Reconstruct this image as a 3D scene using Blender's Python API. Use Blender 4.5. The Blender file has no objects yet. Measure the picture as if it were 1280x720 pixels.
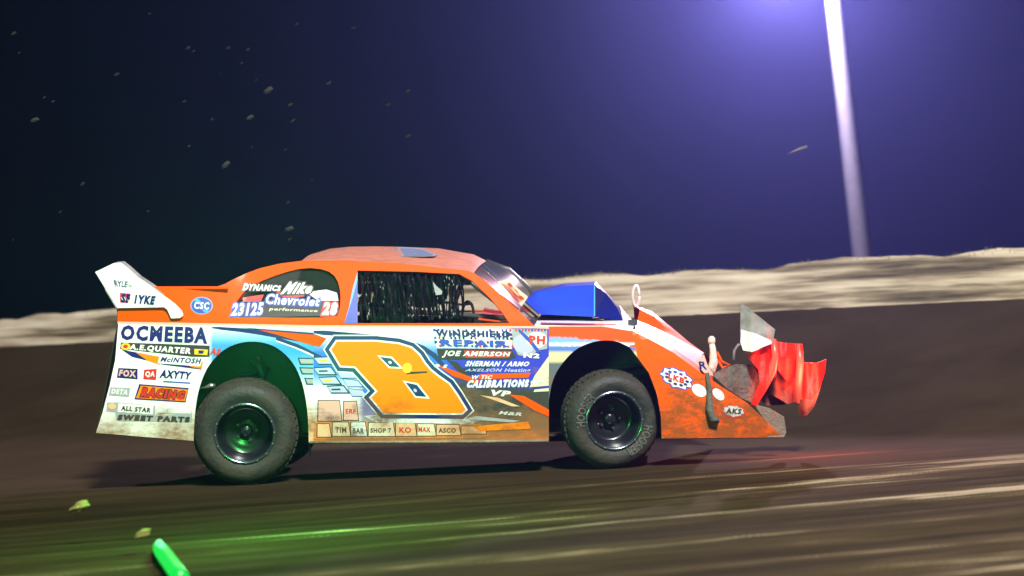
import bpy, bmesh, math, random
import numpy as np
from mathutils import Vector, Matrix
from mathutils.geometry import tessellate_polygon
random.seed(7); rng = np.random.default_rng(7)
R = math.radians
scn = bpy.context.scene
col = scn.collection

# ------------------------------------------------------------------ camera
FPX = 2394.0
CAM = Vector((0, -15.0, 1.15))
ROLL = R(2.6); PITCH = math.atan(35 / FPX)
F_ = Vector((0, math.cos(PITCH), math.sin(PITCH)))
R0 = Vector((1, 0, 0)); U0 = Vector((0, -math.sin(PITCH), math.cos(PITCH)))
R_ = R0 * math.cos(ROLL) - U0 * math.sin(ROLL)
U_ = R0 * math.sin(ROLL) + U0 * math.cos(ROLL)
cd = bpy.data.cameras.new('camera'); cam = bpy.data.objects.new('camera', cd); col.objects.link(cam)
cd.sensor_width = 36; cd.lens = 36 * FPX / 1280; cd.clip_end = 2000; cd.clip_start = .1
m = Matrix((R_, U_, -F_)).transposed().to_4x4(); m.translation = CAM
cam.matrix_world = m
scn.camera = cam
cd.dof.use_dof = True; cd.dof.focus_distance = 14.1; cd.dof.aperture_fstop = 1.15

# ------------------------------------------------------------------ sky, key light, exposure
w = bpy.data.worlds.new('World'); scn.world = w; w.use_nodes = True
nt = w.node_tree; nt.nodes.clear()
out = nt.nodes.new('ShaderNodeOutputWorld'); bg = nt.nodes.new('ShaderNodeBackground')
sky = nt.nodes.new('ShaderNodeTexSky'); sky.sky_type = 'NISHITA'; sky.sun_disc = False
sky.sun_elevation = R(-5); sky.sun_rotation = R(40)
tc = nt.nodes.new('ShaderNodeTexCoord'); sp = nt.nodes.new('ShaderNodeSeparateXYZ')
mr = nt.nodes.new('ShaderNodeMapRange'); mr.inputs[1].default_value = -.30; mr.inputs[2].default_value = .30
cr = nt.nodes.new('ShaderNodeValToRGB')
e = cr.color_ramp.elements
e[0].position = 0; e[0].color = (.0001, .0018, .0001, 1)
e[1].position = 1; e[1].color = (.0035, .0060, .0300, 1)
for p, c in ((.25, (.0001, .0028, .0003, 1)), (.42, (.0006, .0040, .0032, 1)), (.6, (.0040, .0095, .0200, 1)), (.8, (.0035, .0060, .0300, 1))):
    x = e.new(p); x.color = c
sc_ = nt.nodes.new('ShaderNodeVectorMath'); sc_.operation = 'SCALE'; sc_.inputs[3].default_value = .02
ad = nt.nodes.new('ShaderNodeVectorMath'); ad.operation = 'ADD'
L = nt.links.new
L(tc.outputs['Generated'], sp.inputs[0]); L(sp.outputs[0], mr.inputs[0]); L(mr.outputs[0], cr.inputs[0])
L(sky.outputs[0], sc_.inputs[0]); L(sc_.outputs[0], ad.inputs[0]); L(cr.outputs[0], ad.inputs[1])
L(ad.outputs[0], bg.inputs[0]); bg.inputs[1].default_value = 1.0
L(bg.outputs[0], out.inputs[0])
# the trackside floodlight bank that lights the car: high behind the photographer's right shoulder
sd = bpy.data.lights.new('track_floodlight', 'SPOT'); so = bpy.data.objects.new('track_floodlight', sd); col.objects.link(so)
KEY = Vector((7, -26, 25)); AIM = Vector((1.5, 1.0, .6))
sd.energy = 108000; sd.color = (1, .955, .90); sd.shadow_soft_size = 2.5; sd.spot_size = R(42); sd.spot_blend = .75
so.location = KEY; so.rotation_euler = (KEY - AIM).to_track_quat('Z', 'Y').to_euler()
scn.view_settings.view_transform = 'Standard'; scn.view_settings.look = 'None'
scn.view_settings.exposure = 0.0; scn.view_settings.gamma = 1
scn.render.engine = 'CYCLES'
scn.cycles.use_denoising = True
scn.cycles.max_bounces = 6; scn.cycles.volume_bounces = 0; scn.cycles.transparent_max_bounces = 12
scn.cycles.sample_clamp_indirect = 4

# ------------------------------------------------------------------ helpers
def P(px, py, Y):
    d = F_ * FPX + R_ * (px - 640) + U_ * (360 - py)
    return CAM + d * ((Y - CAM.y) / d.y)
def G(px, py, z=0.0):
    d = F_ * FPX + R_ * (px - 640) + U_ * (360 - py)
    return CAM + d * ((z - CAM.z) / d.z)

def tag(o, label=None, cat=None, group=None, kind=None):
    for k, v in (('label', label), ('category', cat), ('group', group), ('kind', kind)):
        if v: o[k] = v
    return o
def empty(name, loc, **kw):
    o = bpy.data.objects.new(name, None); col.objects.link(o); o.location = loc; o.empty_display_size = .3
    return tag(o, **kw)
ORIG = Vector((-.45, 0, 0))
def link(name, me, parent=None, sub=None, smooth=False):
    o = bpy.data.objects.new(name, me); col.objects.link(o)
    if parent: o.parent = parent
    if smooth:
        for p in me.polygons: p.use_smooth = True
    return o
def mesh(name, V, Fc, mats, parent=None, fm=None, smooth=False, org=None, cols=None, thick=0):
    """org: subtracted from world coordinates so that the part sits in its thing's own frame"""
    org = org if org is not None else Vector((0, 0, 0))
    me = bpy.data.meshes.new(name)
    V = [Vector(v) - org for v in V]; n_front = len(Fc)
    if thick:        # real sheet thickness: a back face and a rim with corners of their own, so shading stays crisp
        Fc = [tuple(f) for f in Fc]
        N = [Vector((0, 0, 0)) for _ in V]; cnt = {}
        for f in Fc:
            nf = Vector((0, 0, 0))
            for i in range(len(f)): nf += (V[f[i]]).cross(V[f[(i + 1) % len(f)]])
            for i in f: N[i] += nf
            for i in range(len(f)):
                a, b = f[i], f[(i + 1) % len(f)]; cnt[(a, b)] = 1
        B_ = [V[i] - (N[i].normalized() if N[i].length > 1e-12 else Vector((0, 0, 0))) * abs(thick) for i in range(len(V))]
        k = len(V); Vn = V + B_; Fn = Fc + [tuple(k + i for i in f[::-1]) for f in Fc]
        for (a, b) in cnt:
            if (b, a) not in cnt:
                j = len(Vn); Vn += [V[a], V[b], B_[b], B_[a]]; Fn.append((j + 3, j + 2, j + 1, j))
        if fm is not None: fm = list(fm) + list(fm) + [0] * (len(Fn) - 2 * len(Fc))
        if cols is not None: cols = list(cols) + list(cols) + [cols[0]] * (len(Vn) - 2 * k)
        V, Fc = Vn, Fn
    me.from_pydata([tuple(v) for v in V], [], Fc)
    for mt in (mats if isinstance(mats, (list, tuple)) else [mats]): me.materials.append(mt)
    if fm is not None: me.polygons.foreach_set('material_index', fm)
    if cols is not None:
        at = me.color_attributes.new('Col', 'FLOAT_COLOR', 'POINT')
        at.data.foreach_set('color', np.array([(*c, 1) for c in cols], dtype=np.float32).ravel())
    me.update()
    o = link(name, me, parent, smooth=smooth)
    return o

def lin(c):
    return tuple(((x / 255) / 12.92 if x / 255 <= .04045 else ((x / 255 + .055) / 1.055) ** 2.4) for x in c)

# ---- materials
def mat(name, color=(.5, .5, .5), rough=.5, metal=0, coat=0, attr=False, mud=0.0, mudcol=(.10, .045, .018), mudscale=1.0,
        bump=0.0, bscale=60, var=0.0, alpha=1, emis=None, estr=0, trans=0, spec=.5, zlo=.28, zhi=.95):
    mt = bpy.data.materials.new(name); mt.use_nodes = True
    n = mt.node_tree.nodes; l = mt.node_tree.links.new; b = n['Principled BSDF']
    b.inputs['Roughness'].default_value = rough; b.inputs['Metallic'].default_value = metal
    b.inputs['Coat Weight'].default_value = coat; b.inputs['Coat Roughness'].default_value = .12
    b.inputs['Alpha'].default_value = alpha; b.inputs['Specular IOR Level'].default_value = spec
    b.inputs['Transmission Weight'].default_value = trans
    if emis: b.inputs['Emission Color'].default_value = (*emis, 1); b.inputs['Emission Strength'].default_value = estr
    tc = n.new('ShaderNodeTexCoord')
    if attr:
        a = n.new('ShaderNodeAttribute'); a.attribute_name = 'Col'; c = a.outputs['Color']
    else:
        r = n.new('ShaderNodeRGB'); r.outputs[0].default_value = (*color, 1); c = r.outputs[0]
    if var:
        nz = n.new('ShaderNodeTexNoise'); nz.inputs['Scale'].default_value = 9; nz.inputs['Detail'].default_value = 7
        l(tc.outputs['Object'], nz.inputs['Vector'])
        m_ = n.new('ShaderNodeMapRange'); m_.inputs[1].default_value = .3; m_.inputs[2].default_value = .7
        m_.inputs[3].default_value = 1 - var; m_.inputs[4].default_value = 1 + var
        l(nz.outputs[0], m_.inputs[0])
        v = n.new('ShaderNodeVectorMath'); v.operation = 'SCALE'; l(c, v.inputs[0]); l(m_.outputs[0], v.inputs[3]); c = v.outputs[0]
    if mud:
        nz = n.new('ShaderNodeTexNoise'); nz.inputs['Scale'].default_value = 5 * mudscale; nz.inputs['Detail'].default_value = 10
        nz.inputs['Roughness'].default_value = .72
        mp = n.new('ShaderNodeMapping'); mp.inputs['Scale'].default_value = (.55, 1, 1)
        l(tc.outputs['Object'], mp.inputs[0]); l(mp.outputs[0], nz.inputs['Vector'])
        sx = n.new('ShaderNodeSeparateXYZ'); l(tc.outputs['Object'], sx.inputs[0])
        h = n.new('ShaderNodeMapRange'); h.inputs[1].default_value = zlo; h.inputs[2].default_value = zhi
        h.inputs[3].default_value = .30 * mud; h.inputs[4].default_value = -.12
        l(sx.outputs[2], h.inputs[0])
        s = n.new('ShaderNodeMath'); s.operation = 'ADD'; l(nz.outputs[0], s.inputs[0]); l(h.outputs[0], s.inputs[1])
        t = n.new('ShaderNodeMapRange'); t.inputs[1].default_value = .56; t.inputs[2].default_value = .74
        t.inputs[4].default_value = .88; l(s.outputs[0], t.inputs[0])
        mx = n.new('ShaderNodeMix'); mx.data_type = 'RGBA'; l(t.outputs[0], mx.inputs[0]); l(c, mx.inputs[6])
        mx.inputs[7].default_value = (*mudcol, 1); c = mx.outputs[2]
        rr = n.new('ShaderNodeMapRange'); rr.inputs[3].default_value = rough; rr.inputs[4].default_value = .85
        l(t.outputs[0], rr.inputs[0]); l(rr.outputs[0], b.inputs['Roughness'])
    l(c, b.inputs['Base Color'])
    if bump:
        bz = n.new('ShaderNodeTexNoise'); bz.inputs['Scale'].default_value = bscale; bz.inputs['Detail'].default_value = 6
        l(tc.outputs['Object'], bz.inputs['Vector'])
        bm_ = n.new('ShaderNodeBump'); bm_.inputs['Strength'].default_value = bump; bm_.inputs['Distance'].default_value = .02
        l(bz.outputs[0], bm_.inputs['Height']); l(bm_.outputs[0], b.inputs['Normal'])
    return mt

MU = .75
M = {
 'paint': mat('sheet_metal_paint', attr=True, rough=.42, coat=.08, spec=.3, mud=MU, mudcol=(.24, .105, .038), bump=.06, bscale=5),
 'orange': mat('orange_paint', lin((250, 84, 0)), .5, coat=.03, spec=.10, mud=.35, bump=.06, bscale=5),
 'orange_no': mat('orange_number_vinyl', lin((249, 132, 4)), .45, spec=.2, mud=.42, mudcol=(.30, .08, .01)),
 'orange_nose': mat('orange_nose_plastic', lin((246, 88, 0)), .38, coat=.08, spec=.22, mud=.75, mudscale=2.6, zlo=.3, zhi=1.0, mudcol=(.23, .066, .010), bump=.3, bscale=9),
 'red_orange': mat('red_orange_paint', lin((232, 62, 22)), .35, coat=.3, mud=.3),
 'navy': mat('navy_vinyl', lin((20, 22, 104)), .4, mud=MU),
 'blue': mat('royal_blue_paint', lin((24, 60, 205)), .42, coat=.1, mud=.3, bump=.25, bscale=6, var=.12),
 'bluedark': mat('deep_blue_paint', lin((18, 32, 120)), .4, mud=.1),
 'midblue': mat('mid_blue_vinyl', lin((48, 72, 178)), .4, mud=.3),
 'sky': mat('light_blue_vinyl', lin((80, 160, 226)), .4, mud=.3),
 'white': mat('white_vinyl', (.80, .79, .80), .4, mud=MU * .8),
 'whitec': mat('clean_white_panel', (.82, .82, .84), .4, mud=.25),
 'cream': mat('cream_vinyl', (.72, .62, .48), .5, mud=.5, mudcol=(.34, .15, .05)),
 'peach': mat('peach_vinyl', (.78, .46, .28), .5, mud=.5, mudcol=(.34, .13, .04)),
 'pink': mat('pink_vinyl', (.74, .40, .36), .5, mud=MU * .7),
 'black': mat('black_vinyl', (.012, .012, .016), .45, mud=.4),
 'charcoal': mat('charcoal_vinyl', (.038, .042, .040), .5, spec=.2, mud=MU),
 'red': mat('red_vinyl', lin((206, 44, 36)), .4, mud=.3),
 'gold': mat('yellow_vinyl', lin((240, 190, 50)), .4, mud=.2),
 'grey': mat('grey_vinyl', (.35, .36, .40), .4, mud=.3),
 'lavender': mat('lavender_hood_paint', lin((184, 182, 222)), .35, coat=.3, mud=.15),
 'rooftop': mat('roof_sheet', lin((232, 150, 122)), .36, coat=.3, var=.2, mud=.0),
 'roofblue': mat('faded_blue_vinyl', lin((110, 126, 168)), .5, mud=.2),
 'rust': mat('orange_brown_sill', lin((214, 128, 66)), .5, mud=.6, mudcol=(.25, .10, .03)),
 'inner': mat('dark_interior_sheet', (.010, .012, .012), .55, mud=.3),
 'net': mat('black_webbing', (.012, .012, .013), .6),
 'cage': mat('roll_cage_tube', (.05, .055, .06), .35),
 'chrome': mat('bare_aluminium', (.6, .6, .6), .3, metal=.9),
 'tyre': mat('tyre_rubber', (.017, .017, .018), .6, mud=.5, mudcol=(.045, .036, .026), zlo=.0, zhi=2.2, bump=.35, bscale=34),
 'tread': mat('muddy_tread', (.034, .028, .019), .9, bump=.8, bscale=40, var=.3),
 'tlet': mat('tyre_lettering', (.40, .39, .37), .7, mud=1.2, mudcol=(.05, .045, .035), zhi=1.6),
 'rim': mat('black_wheel_steel', (.012, .014, .018), .28, metal=.3, coat=.5),
 'lip': mat('polished_wheel_lip', (.22, .26, .32), .22, metal=.9),
 'lens': mat('smoked_windscreen', (.25, .28, .32), .12, alpha=.30),
 'plexi': mat('clear_side_window', (.05, .06, .06), .08, alpha=.35),
 'mesh': mat('muddy_dark_mesh', (.10, .098, .078), .75, bump=.9, bscale=30, var=.45),
 'tan': mat('muddy_splitter', (.20, .165, .12), .8, bump=.5, var=.3),
 'redp': mat('translucent_red_plastic', lin((250, 34, 12)), .5, coat=0, bump=.5, bscale=16, alpha=.78, var=.4, mud=.5, mudcol=(.12, .03, .015), zlo=.4, zhi=1.3, spec=.3),
 'redp2': mat('red_tube_added_glow', (.6, .05, .03), .3, emis=(1, .10, .06), estr=.75),  # emission added to the nose braces for a red glow
 'brownp': mat('mud_caked_red_plastic', (.10, .035, .018), .7, bump=.7, bscale=12, var=.5),
 'greyw': mat('scuffed_grey_sheet', (.26, .26, .26), .5, bump=.5, bscale=14, var=.35),
 'pinkw': mat('scuffed_pale_post', (.76, .64, .63), .35, var=.3, bump=.5, bscale=30),
}

# ------------------------------------------------------------------ noise for terrain
def vnoise(x, y, seed=0):
    r = np.random.default_rng(seed); T = r.random((256, 256))
    xi = np.floor(x).astype(int); yi = np.floor(y).astype(int); fx = x - xi; fy = y - yi
    fx = fx * fx * (3 - 2 * fx); fy = fy * fy * (3 - 2 * fy)
    a = T[xi % 256, yi % 256]; b = T[(xi + 1) % 256, yi % 256]; c = T[xi % 256, (yi + 1) % 256]; d = T[(xi + 1) % 256, (yi + 1) % 256]
    return (a * (1 - fx) + b * fx) * (1 - fy) + (c * (1 - fx) + d * fx) * fy - .5

# ------------------------------------------------------------------ terrain
def ybank(x):
    x = np.clip(x, -45, 30)
    return 2.5 + .58 * 2.2 * np.log1p(np.exp((7.67 - x) / 2.2))
def crest(x):      # height of the berm's crest
    return 1.53 + .016 * np.clip(x, -12, 10)
STREAK = R(20)
def drop(x): return np.clip(.41 + .012 * (x + 7), .34, .56)
def track_z(x, d):
    """d = distance in front of the berm's foot"""
    base = np.where(d < 5.2, 1, 0) * ((np.clip(5.2 - d, 0, 6) / 5.2) ** 1.75) * (crest(x) - drop(x) + .06)
    y = ybank(x) - d
    u = x * math.cos(STREAK) + y * math.sin(STREAK); v = -x * math.sin(STREAK) + y * math.cos(STREAK)
    rut = .050 * vnoise(u * .13, v * 1.5, 1) + .035 * vnoise(u * .30, v * 4.5, 2) + .012 * vnoise(u * 1.2, v * 14, 3) + .006 * vnoise(u * 5, v * 20, 4)
    fade = np.clip((np.abs(y) - 1.0) / 1.5, .10, 1)         # packed flat where the car runs
    return base + rut * np.where(y < 0, 1, .25) * np.where(d > 5, 1, .25) * fade - .008
def dirt_mat(name, kind):
    mt = bpy.data.materials.new(name); mt.use_nodes = True
    n = mt.node_tree.nodes; l = mt.node_tree.links.new; b = n['Principled BSDF']; b.inputs['Roughness'].default_value = .85
    b.inputs['Specular IOR Level'].default_value = 0.02; b.inputs['Roughness'].default_value = 1
    tc = n.new('ShaderNodeTexCoord')
    def nz(scale, rot, sc=1, det=6, rough=.55):
        mp0 = n.new('ShaderNodeMapping'); mp0.inputs['Rotation'].default_value = (0, 0, rot)
        mp = n.new('ShaderNodeMapping'); mp.inputs['Scale'].default_value = scale
        l(tc.outputs['Object'], mp0.inputs[0]); l(mp0.outputs[0], mp.inputs[0])
        z = n.new('ShaderNodeTexNoise'); z.inputs['Scale'].default_value = sc; z.inputs['Detail'].default_value = det; z.inputs['Roughness'].default_value = rough
        l(mp.outputs[0], z.inputs['Vector']); return z.outputs[0]
    def ramp(src, pts):
        r = n.new('ShaderNodeValToRGB'); e = r.color_ramp.elements
        e[0].position, e[0].color = pts[0][0], (*pts[0][1], 1); e[1].position, e[1].color = pts[-1][0], (*pts[-1][1], 1)
        for p, c in pts[1:-1]: q = e.new(p); q.color = (*c, 1)
        l(src, r.inputs[0]); return r.outputs[0]
    def mix(f, a, b_, bt='MIX'):
        x = n.new('ShaderNodeMix'); x.data_type = 'RGBA'; x.blend_type = bt
        if isinstance(f, float): x.inputs[0].default_value = f
        else: l(f, x.inputs[0])
        l(a, x.inputs[6]); l(b_, x.inputs[7]) if not isinstance(b_, tuple) else setattr(x.inputs[7], 'default_value', (*b_, 1))
        return x.outputs[2]
    if kind == 'track':
        a = nz((.13, 1.5, 1), -STREAK, 1, 4); bb = nz((.30, 4.5, 1), -STREAK, 1, 5); c3 = nz((1.4, 14, 1), -STREAK, 1, 6, .65)
        s1 = n.new('ShaderNodeMath'); s1.operation = 'MULTIPLY_ADD'; l(bb, s1.inputs[0]); s1.inputs[1].default_value = .8; l(a, s1.inputs[2])
        s2 = n.new('ShaderNodeMath'); s2.operation = 'MULTIPLY_ADD'; l(c3, s2.inputs[0]); s2.inputs[1].default_value = .35; l(s1.outputs[0], s2.inputs[2])
        base = ramp(s2.outputs[0], [(.80, (.018, .013, .0085)), (1.02, (.040, .029, .018)), (1.20, (.062, .045, .028)), (1.30, (.16, .125, .085)), (1.42, (.24, .19, .135))])
        # ramp factor is clamped to 0..1: squeeze
        sq = n.new('ShaderNodeMapRange'); sq.inputs[1].default_value = .7; sq.inputs[2].default_value = 1.5
        sxx = n.new('ShaderNodeSeparateXYZ'); l(tc.outputs['Object'], sxx.inputs[0])
        gx = n.new('ShaderNodeMapRange'); gx.inputs[1].default_value = -1.2; gx.inputs[2].default_value = 2.6; gx.inputs[3].default_value = -.15; gx.inputs[4].default_value = .035
        l(sxx.outputs[0], gx.inputs[0]); sa = n.new('ShaderNodeMath'); sa.operation = 'ADD'; l(s2.outputs[0], sa.inputs[0]); l(gx.outputs[0], sa.inputs[1])
        l(sa.outputs[0], sq.inputs[0])
        base = ramp(sq.outputs[0], [(.10, (.014, .010, .004)), (.38, (.028, .020, .008)), (.54, (.050, .036, .015)), (.60, (.13, .096, .054)), (.67, (.34, .27, .18))])
        # the packed dark groove the cars run in, and the smooth bank
        sx = n.new('ShaderNodeSeparateXYZ'); l(tc.outputs['Object'], sx.inputs[0])
        g = n.new('ShaderNodeMapRange'); g.inputs[1].default_value = -2.4; g.inputs[2].default_value = -.3; g.inputs[3].default_value = 0; g.inputs[4].default_value = 1.0
        l(sx.outputs[1], g.inputs[0])
        fine = nz((.6, .9, .9), -STREAK, 1.2, 8, .7)
        dark = ramp(fine, [(.3, (.030, .021, .011)), (.7, (.052, .036, .019))])
        c = mix(g.outputs[0], base, dark)
        l(c, b.inputs['Base Color'])
        bp = n.new('ShaderNodeBump'); bp.inputs['Strength'].default_value = .55; bp.inputs['Distance'].default_value = .03
        iv = n.new('ShaderNodeMath'); iv.operation = 'SUBTRACT'; iv.inputs[0].default_value = 1.0; l(g.outputs[0], iv.inputs[1])
        hm = n.new('ShaderNodeMath'); hm.operation = 'MULTIPLY'; l(s2.outputs[0], hm.inputs[0]); l(iv.outputs[0], hm.inputs[1])
        h2 = n.new('ShaderNodeMath'); h2.operation = 'MULTIPLY_ADD'; l(fine, h2.inputs[0]); h2.inputs[1].default_value = .25; l(hm.outputs[0], h2.inputs[2])
        l(h2.outputs[0], bp.inputs['Height']); l(bp.outputs[0], b.inputs['Normal'])
    elif kind == 'berm':
        rot = math.atan(.58)
        a = nz((.28, 2, 4.0), rot, 1, 6, .58); bb = nz((.7, 3, 13), rot, 1, 5, .55)
        s1 = n.new('ShaderNodeMath'); s1.operation = 'MULTIPLY_ADD'; l(bb, s1.inputs[0]); s1.inputs[1].default_value = .6; l(a, s1.inputs[2])
        sq = n.new('ShaderNodeMapRange'); sq.inputs[1].default_value = .5; sq.inputs[2].default_value = 1.1; l(s1.outputs[0], sq.inputs[0])
        c = ramp(sq.outputs[0], [(.20, (.07, .055, .035)), (.38, (.21, .17, .105)), (.52, (.46, .39, .275)), (.80, (.74, .66, .50))])
        l(c, b.inputs['Base Color'])
        bp = n.new('ShaderNodeBump'); bp.inputs['Strength'].default_value = .35; bp.inputs['Distance'].default_value = .05
        l(s1.outputs[0], bp.inputs['Height']); l(bp.outputs[0], b.inputs['Normal'])
    else:
        z = nz((.2, .2, .2), 0, 1, 8); c = ramp(z, [(.3, (.010, .013, .006)), (.7, (.022, .024, .012))]); l(c, b.inputs['Base Color'])
    return mt
def sheet(name, xs, ds, zf, mt, yf=None):
    X, D = np.meshgrid(xs, ds, indexing='ij'); Z = zf(X, D); Y = (ybank(X) - D) if yf is None else yf(X, D)
    V = np.stack([X, Y, Z], -1).reshape(-1, 3); nx, nd = len(xs), len(ds)
    i = np.arange(nx * nd).reshape(nx, nd)
    Fq = np.stack([i[:-1, :-1], i[:-1, 1:], i[1:, 1:], i[1:, :-1]], -1).reshape(-1, 4)
    me = bpy.data.meshes.new(name); me.vertices.add(len(V)); me.vertices.foreach_set('co', V.ravel())
    me.loops.add(Fq.size); me.loops.foreach_set('vertex_index', Fq.ravel().astype(np.int32))
    me.polygons.add(len(Fq)); me.polygons.foreach_set('loop_start', np.arange(0, Fq.size, 4, dtype=np.int32))
    me.update(calc_edges=True); me.validate(); me.materials.append(mt)
    me.polygons.foreach_set('use_smooth', [True] * len(Fq))
    if me.polygons[0].normal.z < 0: me.flip_normals()
    o = link(name, me); o['kind'] = 'structure'; return o
xs = np.concatenate([np.linspace(-300, -14, 30)[:-1], np.linspace(-14, -8, 60)[:-1], np.linspace(-8, 8, 400), np.linspace(8, 14, 60)[1:], np.linspace(14, 300, 30)[1:]])
ds = np.concatenate([np.linspace(0, 20, 560), np.linspace(20, 60, 30)[1:]])
sheet('dirt_track', xs, ds, track_z, dirt_mat('track_dirt', 'track'))
# berm: the pale piled edge above the banking, then its back slope
XS = np.concatenate([np.linspace(-60, -14, 60)[:-1], np.linspace(-14, 10, 700), np.linspace(10, 30, 60)[1:]])
ss = np.linspace(0, 1, 46)
def berm_off(x, s):          # distance behind the foot
    return -.06 + np.where(s < .6, s / .6 * .34, .34 + ((s - .6) / .4) ** 1.3 * 5)
def foot_wob(x): return .05 * vnoise(x * .9, x * 0 + 3, 11) + .04 * vnoise(x * 3, x * 0 + 5, 12) + .10 * vnoise(x * .35, x * 0 + 1, 13)
def berm_z(x, s):
    foot = crest(x) - drop(x) + foot_wob(x) * 1.4
    top = crest(x) + .05 * vnoise(x * 1.1, x * 0, 14) + .035 * vnoise(x * 4, x * 0, 15) + .04 * vnoise(x * .3, x * 0, 16)
    t = np.clip(s / .6, 0, 1); z = foot + (top - foot) * np.sin(t * math.pi / 2) ** .9
    back = np.clip((s - .6) / .4, 0, 1); z = z - back ** 1.1 * 2.6
    return z + .035 * vnoise(x * 2.2, s * 22, 17) * np.clip(s * 9, 0, 1) + .018 * vnoise(x * 8, s * 40, 18)
sheet('dirt_berm', XS, ss, berm_z, dirt_mat('pale_dry_berm_dirt', 'berm'), yf=lambda X, S: ybank(X) + berm_off(X, S))
gs = np.concatenate([np.linspace(-700, -60, 12), np.linspace(-50, 50, 30), np.linspace(60, 700, 12)])
gm = dirt_mat('far_dark_ground', 'far')
def gy(X, D): return D
sheet('far_ground', gs, np.concatenate([np.linspace(-700, -60, 10), np.linspace(-40, 60, 20), np.linspace(90, 900, 12)]), lambda X, D: -1.1 + 0 * X, gm, yf=gy)

# grass on the berm's crest
V = []; Fc = []
gmat = mat('dry_crest_grass', (.11, .12, .045), .8, var=.4)
for i in range(2600):
    x = -9 + 17 * random.random()
    dens = .5 + vnoise(np.array([x * .55]), np.array([2.0]), 21)[0]
    if x > 0.0 and x < 2.6: dens += .25
    if random.random() > dens * .9: continue
    s = .45 + .22 * random.random()
    y = float(ybank(np.array(x)) + berm_off(np.array(x), np.array(s))); z = float(berm_z(np.array([x]), np.array([s]))[0]) - .01
    h = .02 + .055 * random.random(); a = random.random() * 6.3; wd = .006; lx, ly = .05 * (random.random() - .5), .04 * (random.random() - .5)
    k = len(V)
    V += [(x - wd * math.cos(a), y - wd * math.sin(a), z), (x + wd * math.cos(a), y + wd * math.sin(a), z), (x + lx, y + ly, z + h)]
    Fc.append((k, k + 1, k + 2))
tag(mesh('grass', V, Fc, gmat), 'short dry grass growing along the crest of the pale berm', 'grass', kind='stuff')

# ------------------------------------------------------------------ haze
hz = bpy.data.materials.new('night_haze'); hz.use_nodes = True
n = hz.node_tree.nodes; n.remove(n['Principled BSDF']); pv = n.new('ShaderNodeVolumePrincipled')
pv.inputs['Density'].default_value = .0015; pv.inputs['Color'].default_value = (.17, .22, .78, 1); pv.inputs['Anisotropy'].default_value = .80
hz.node_tree.links.new(pv.outputs[0], n['Material Output'].inputs['Volume'])
bm = bmesh.new(); bmesh.ops.create_cube(bm, size=1)
for v in bm.verts:
    v.co.x = v.co.x * 200; v.co.y = 30 + v.co.y * 110; v.co.z = -2.2 if v.co.z < 0 else 12.5
me = bpy.data.meshes.new('haze'); bm.to_mesh(me); me.materials.append(hz); tag(link('haze', me), 'thin lit dust haze hanging over the track', 'haze', kind='stuff')

# ------------------------------------------------------------------ generic geometry
def ring_pts(c, ax, r, n, ph=0):
    ax = ax.normalized(); a = ax.orthogonal().normalized(); b = ax.cross(a)
    return [c + (a * math.cos(ph + 2 * math.pi * i / n) + b * math.sin(ph + 2 * math.pi * i / n)) * r for i in range(n)]
def tube(pts, r, n=10, V=None, Fc=None, cap=True):
    V = [] if V is None else V; Fc = [] if Fc is None else Fc; pts = [Vector(p) for p in pts]
    rs = r if isinstance(r, (list, tuple)) else [r] * len(pts); k0 = len(V); ref = None
    for i, p in enumerate(pts):
        t = (pts[min(i + 1, len(pts) - 1)] - pts[max(i - 1, 0)]).normalized()
        a = (ref - t * ref.dot(t)).normalized() if ref is not None else t.orthogonal().normalized(); ref = a; b = t.cross(a)
        V += [p + (a * math.cos(2 * math.pi * j / n) + b * math.sin(2 * math.pi * j / n)) * rs[i] for j in range(n)]
    for i in range(len(pts) - 1):
        for j in range(n):
            a = k0 + i * n; Fc.append((a + j, a + (j + 1) % n, a + n + (j + 1) % n, a + n + j))
    if cap: Fc.append(tuple(range(k0, k0 + n))[::-1]); Fc.append(tuple(range(k0 + n * (len(pts) - 1), k0 + n * len(pts))))
    return V, Fc
def boxv(c, hx, hy, hz_, V, Fc, rot=None):
    k = len(V)
    for s in ((-1, -1, -1), (1, -1, -1), (1, 1, -1), (-1, 1, -1), (-1, -1, 1), (1, -1, 1), (1, 1, 1), (-1, 1, 1)):
        v = Vector((s[0] * hx, s[1] * hy, s[2] * hz_))
        V.append(Vector(c) + (rot @ v if rot else v))
    Fc += [tuple(k + i for i in f) for f in ((0, 3, 2, 1), (4, 5, 6, 7), (0, 1, 5, 4), (1, 2, 6, 5), (2, 3, 7, 6), (3, 0, 4, 7))]

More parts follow.
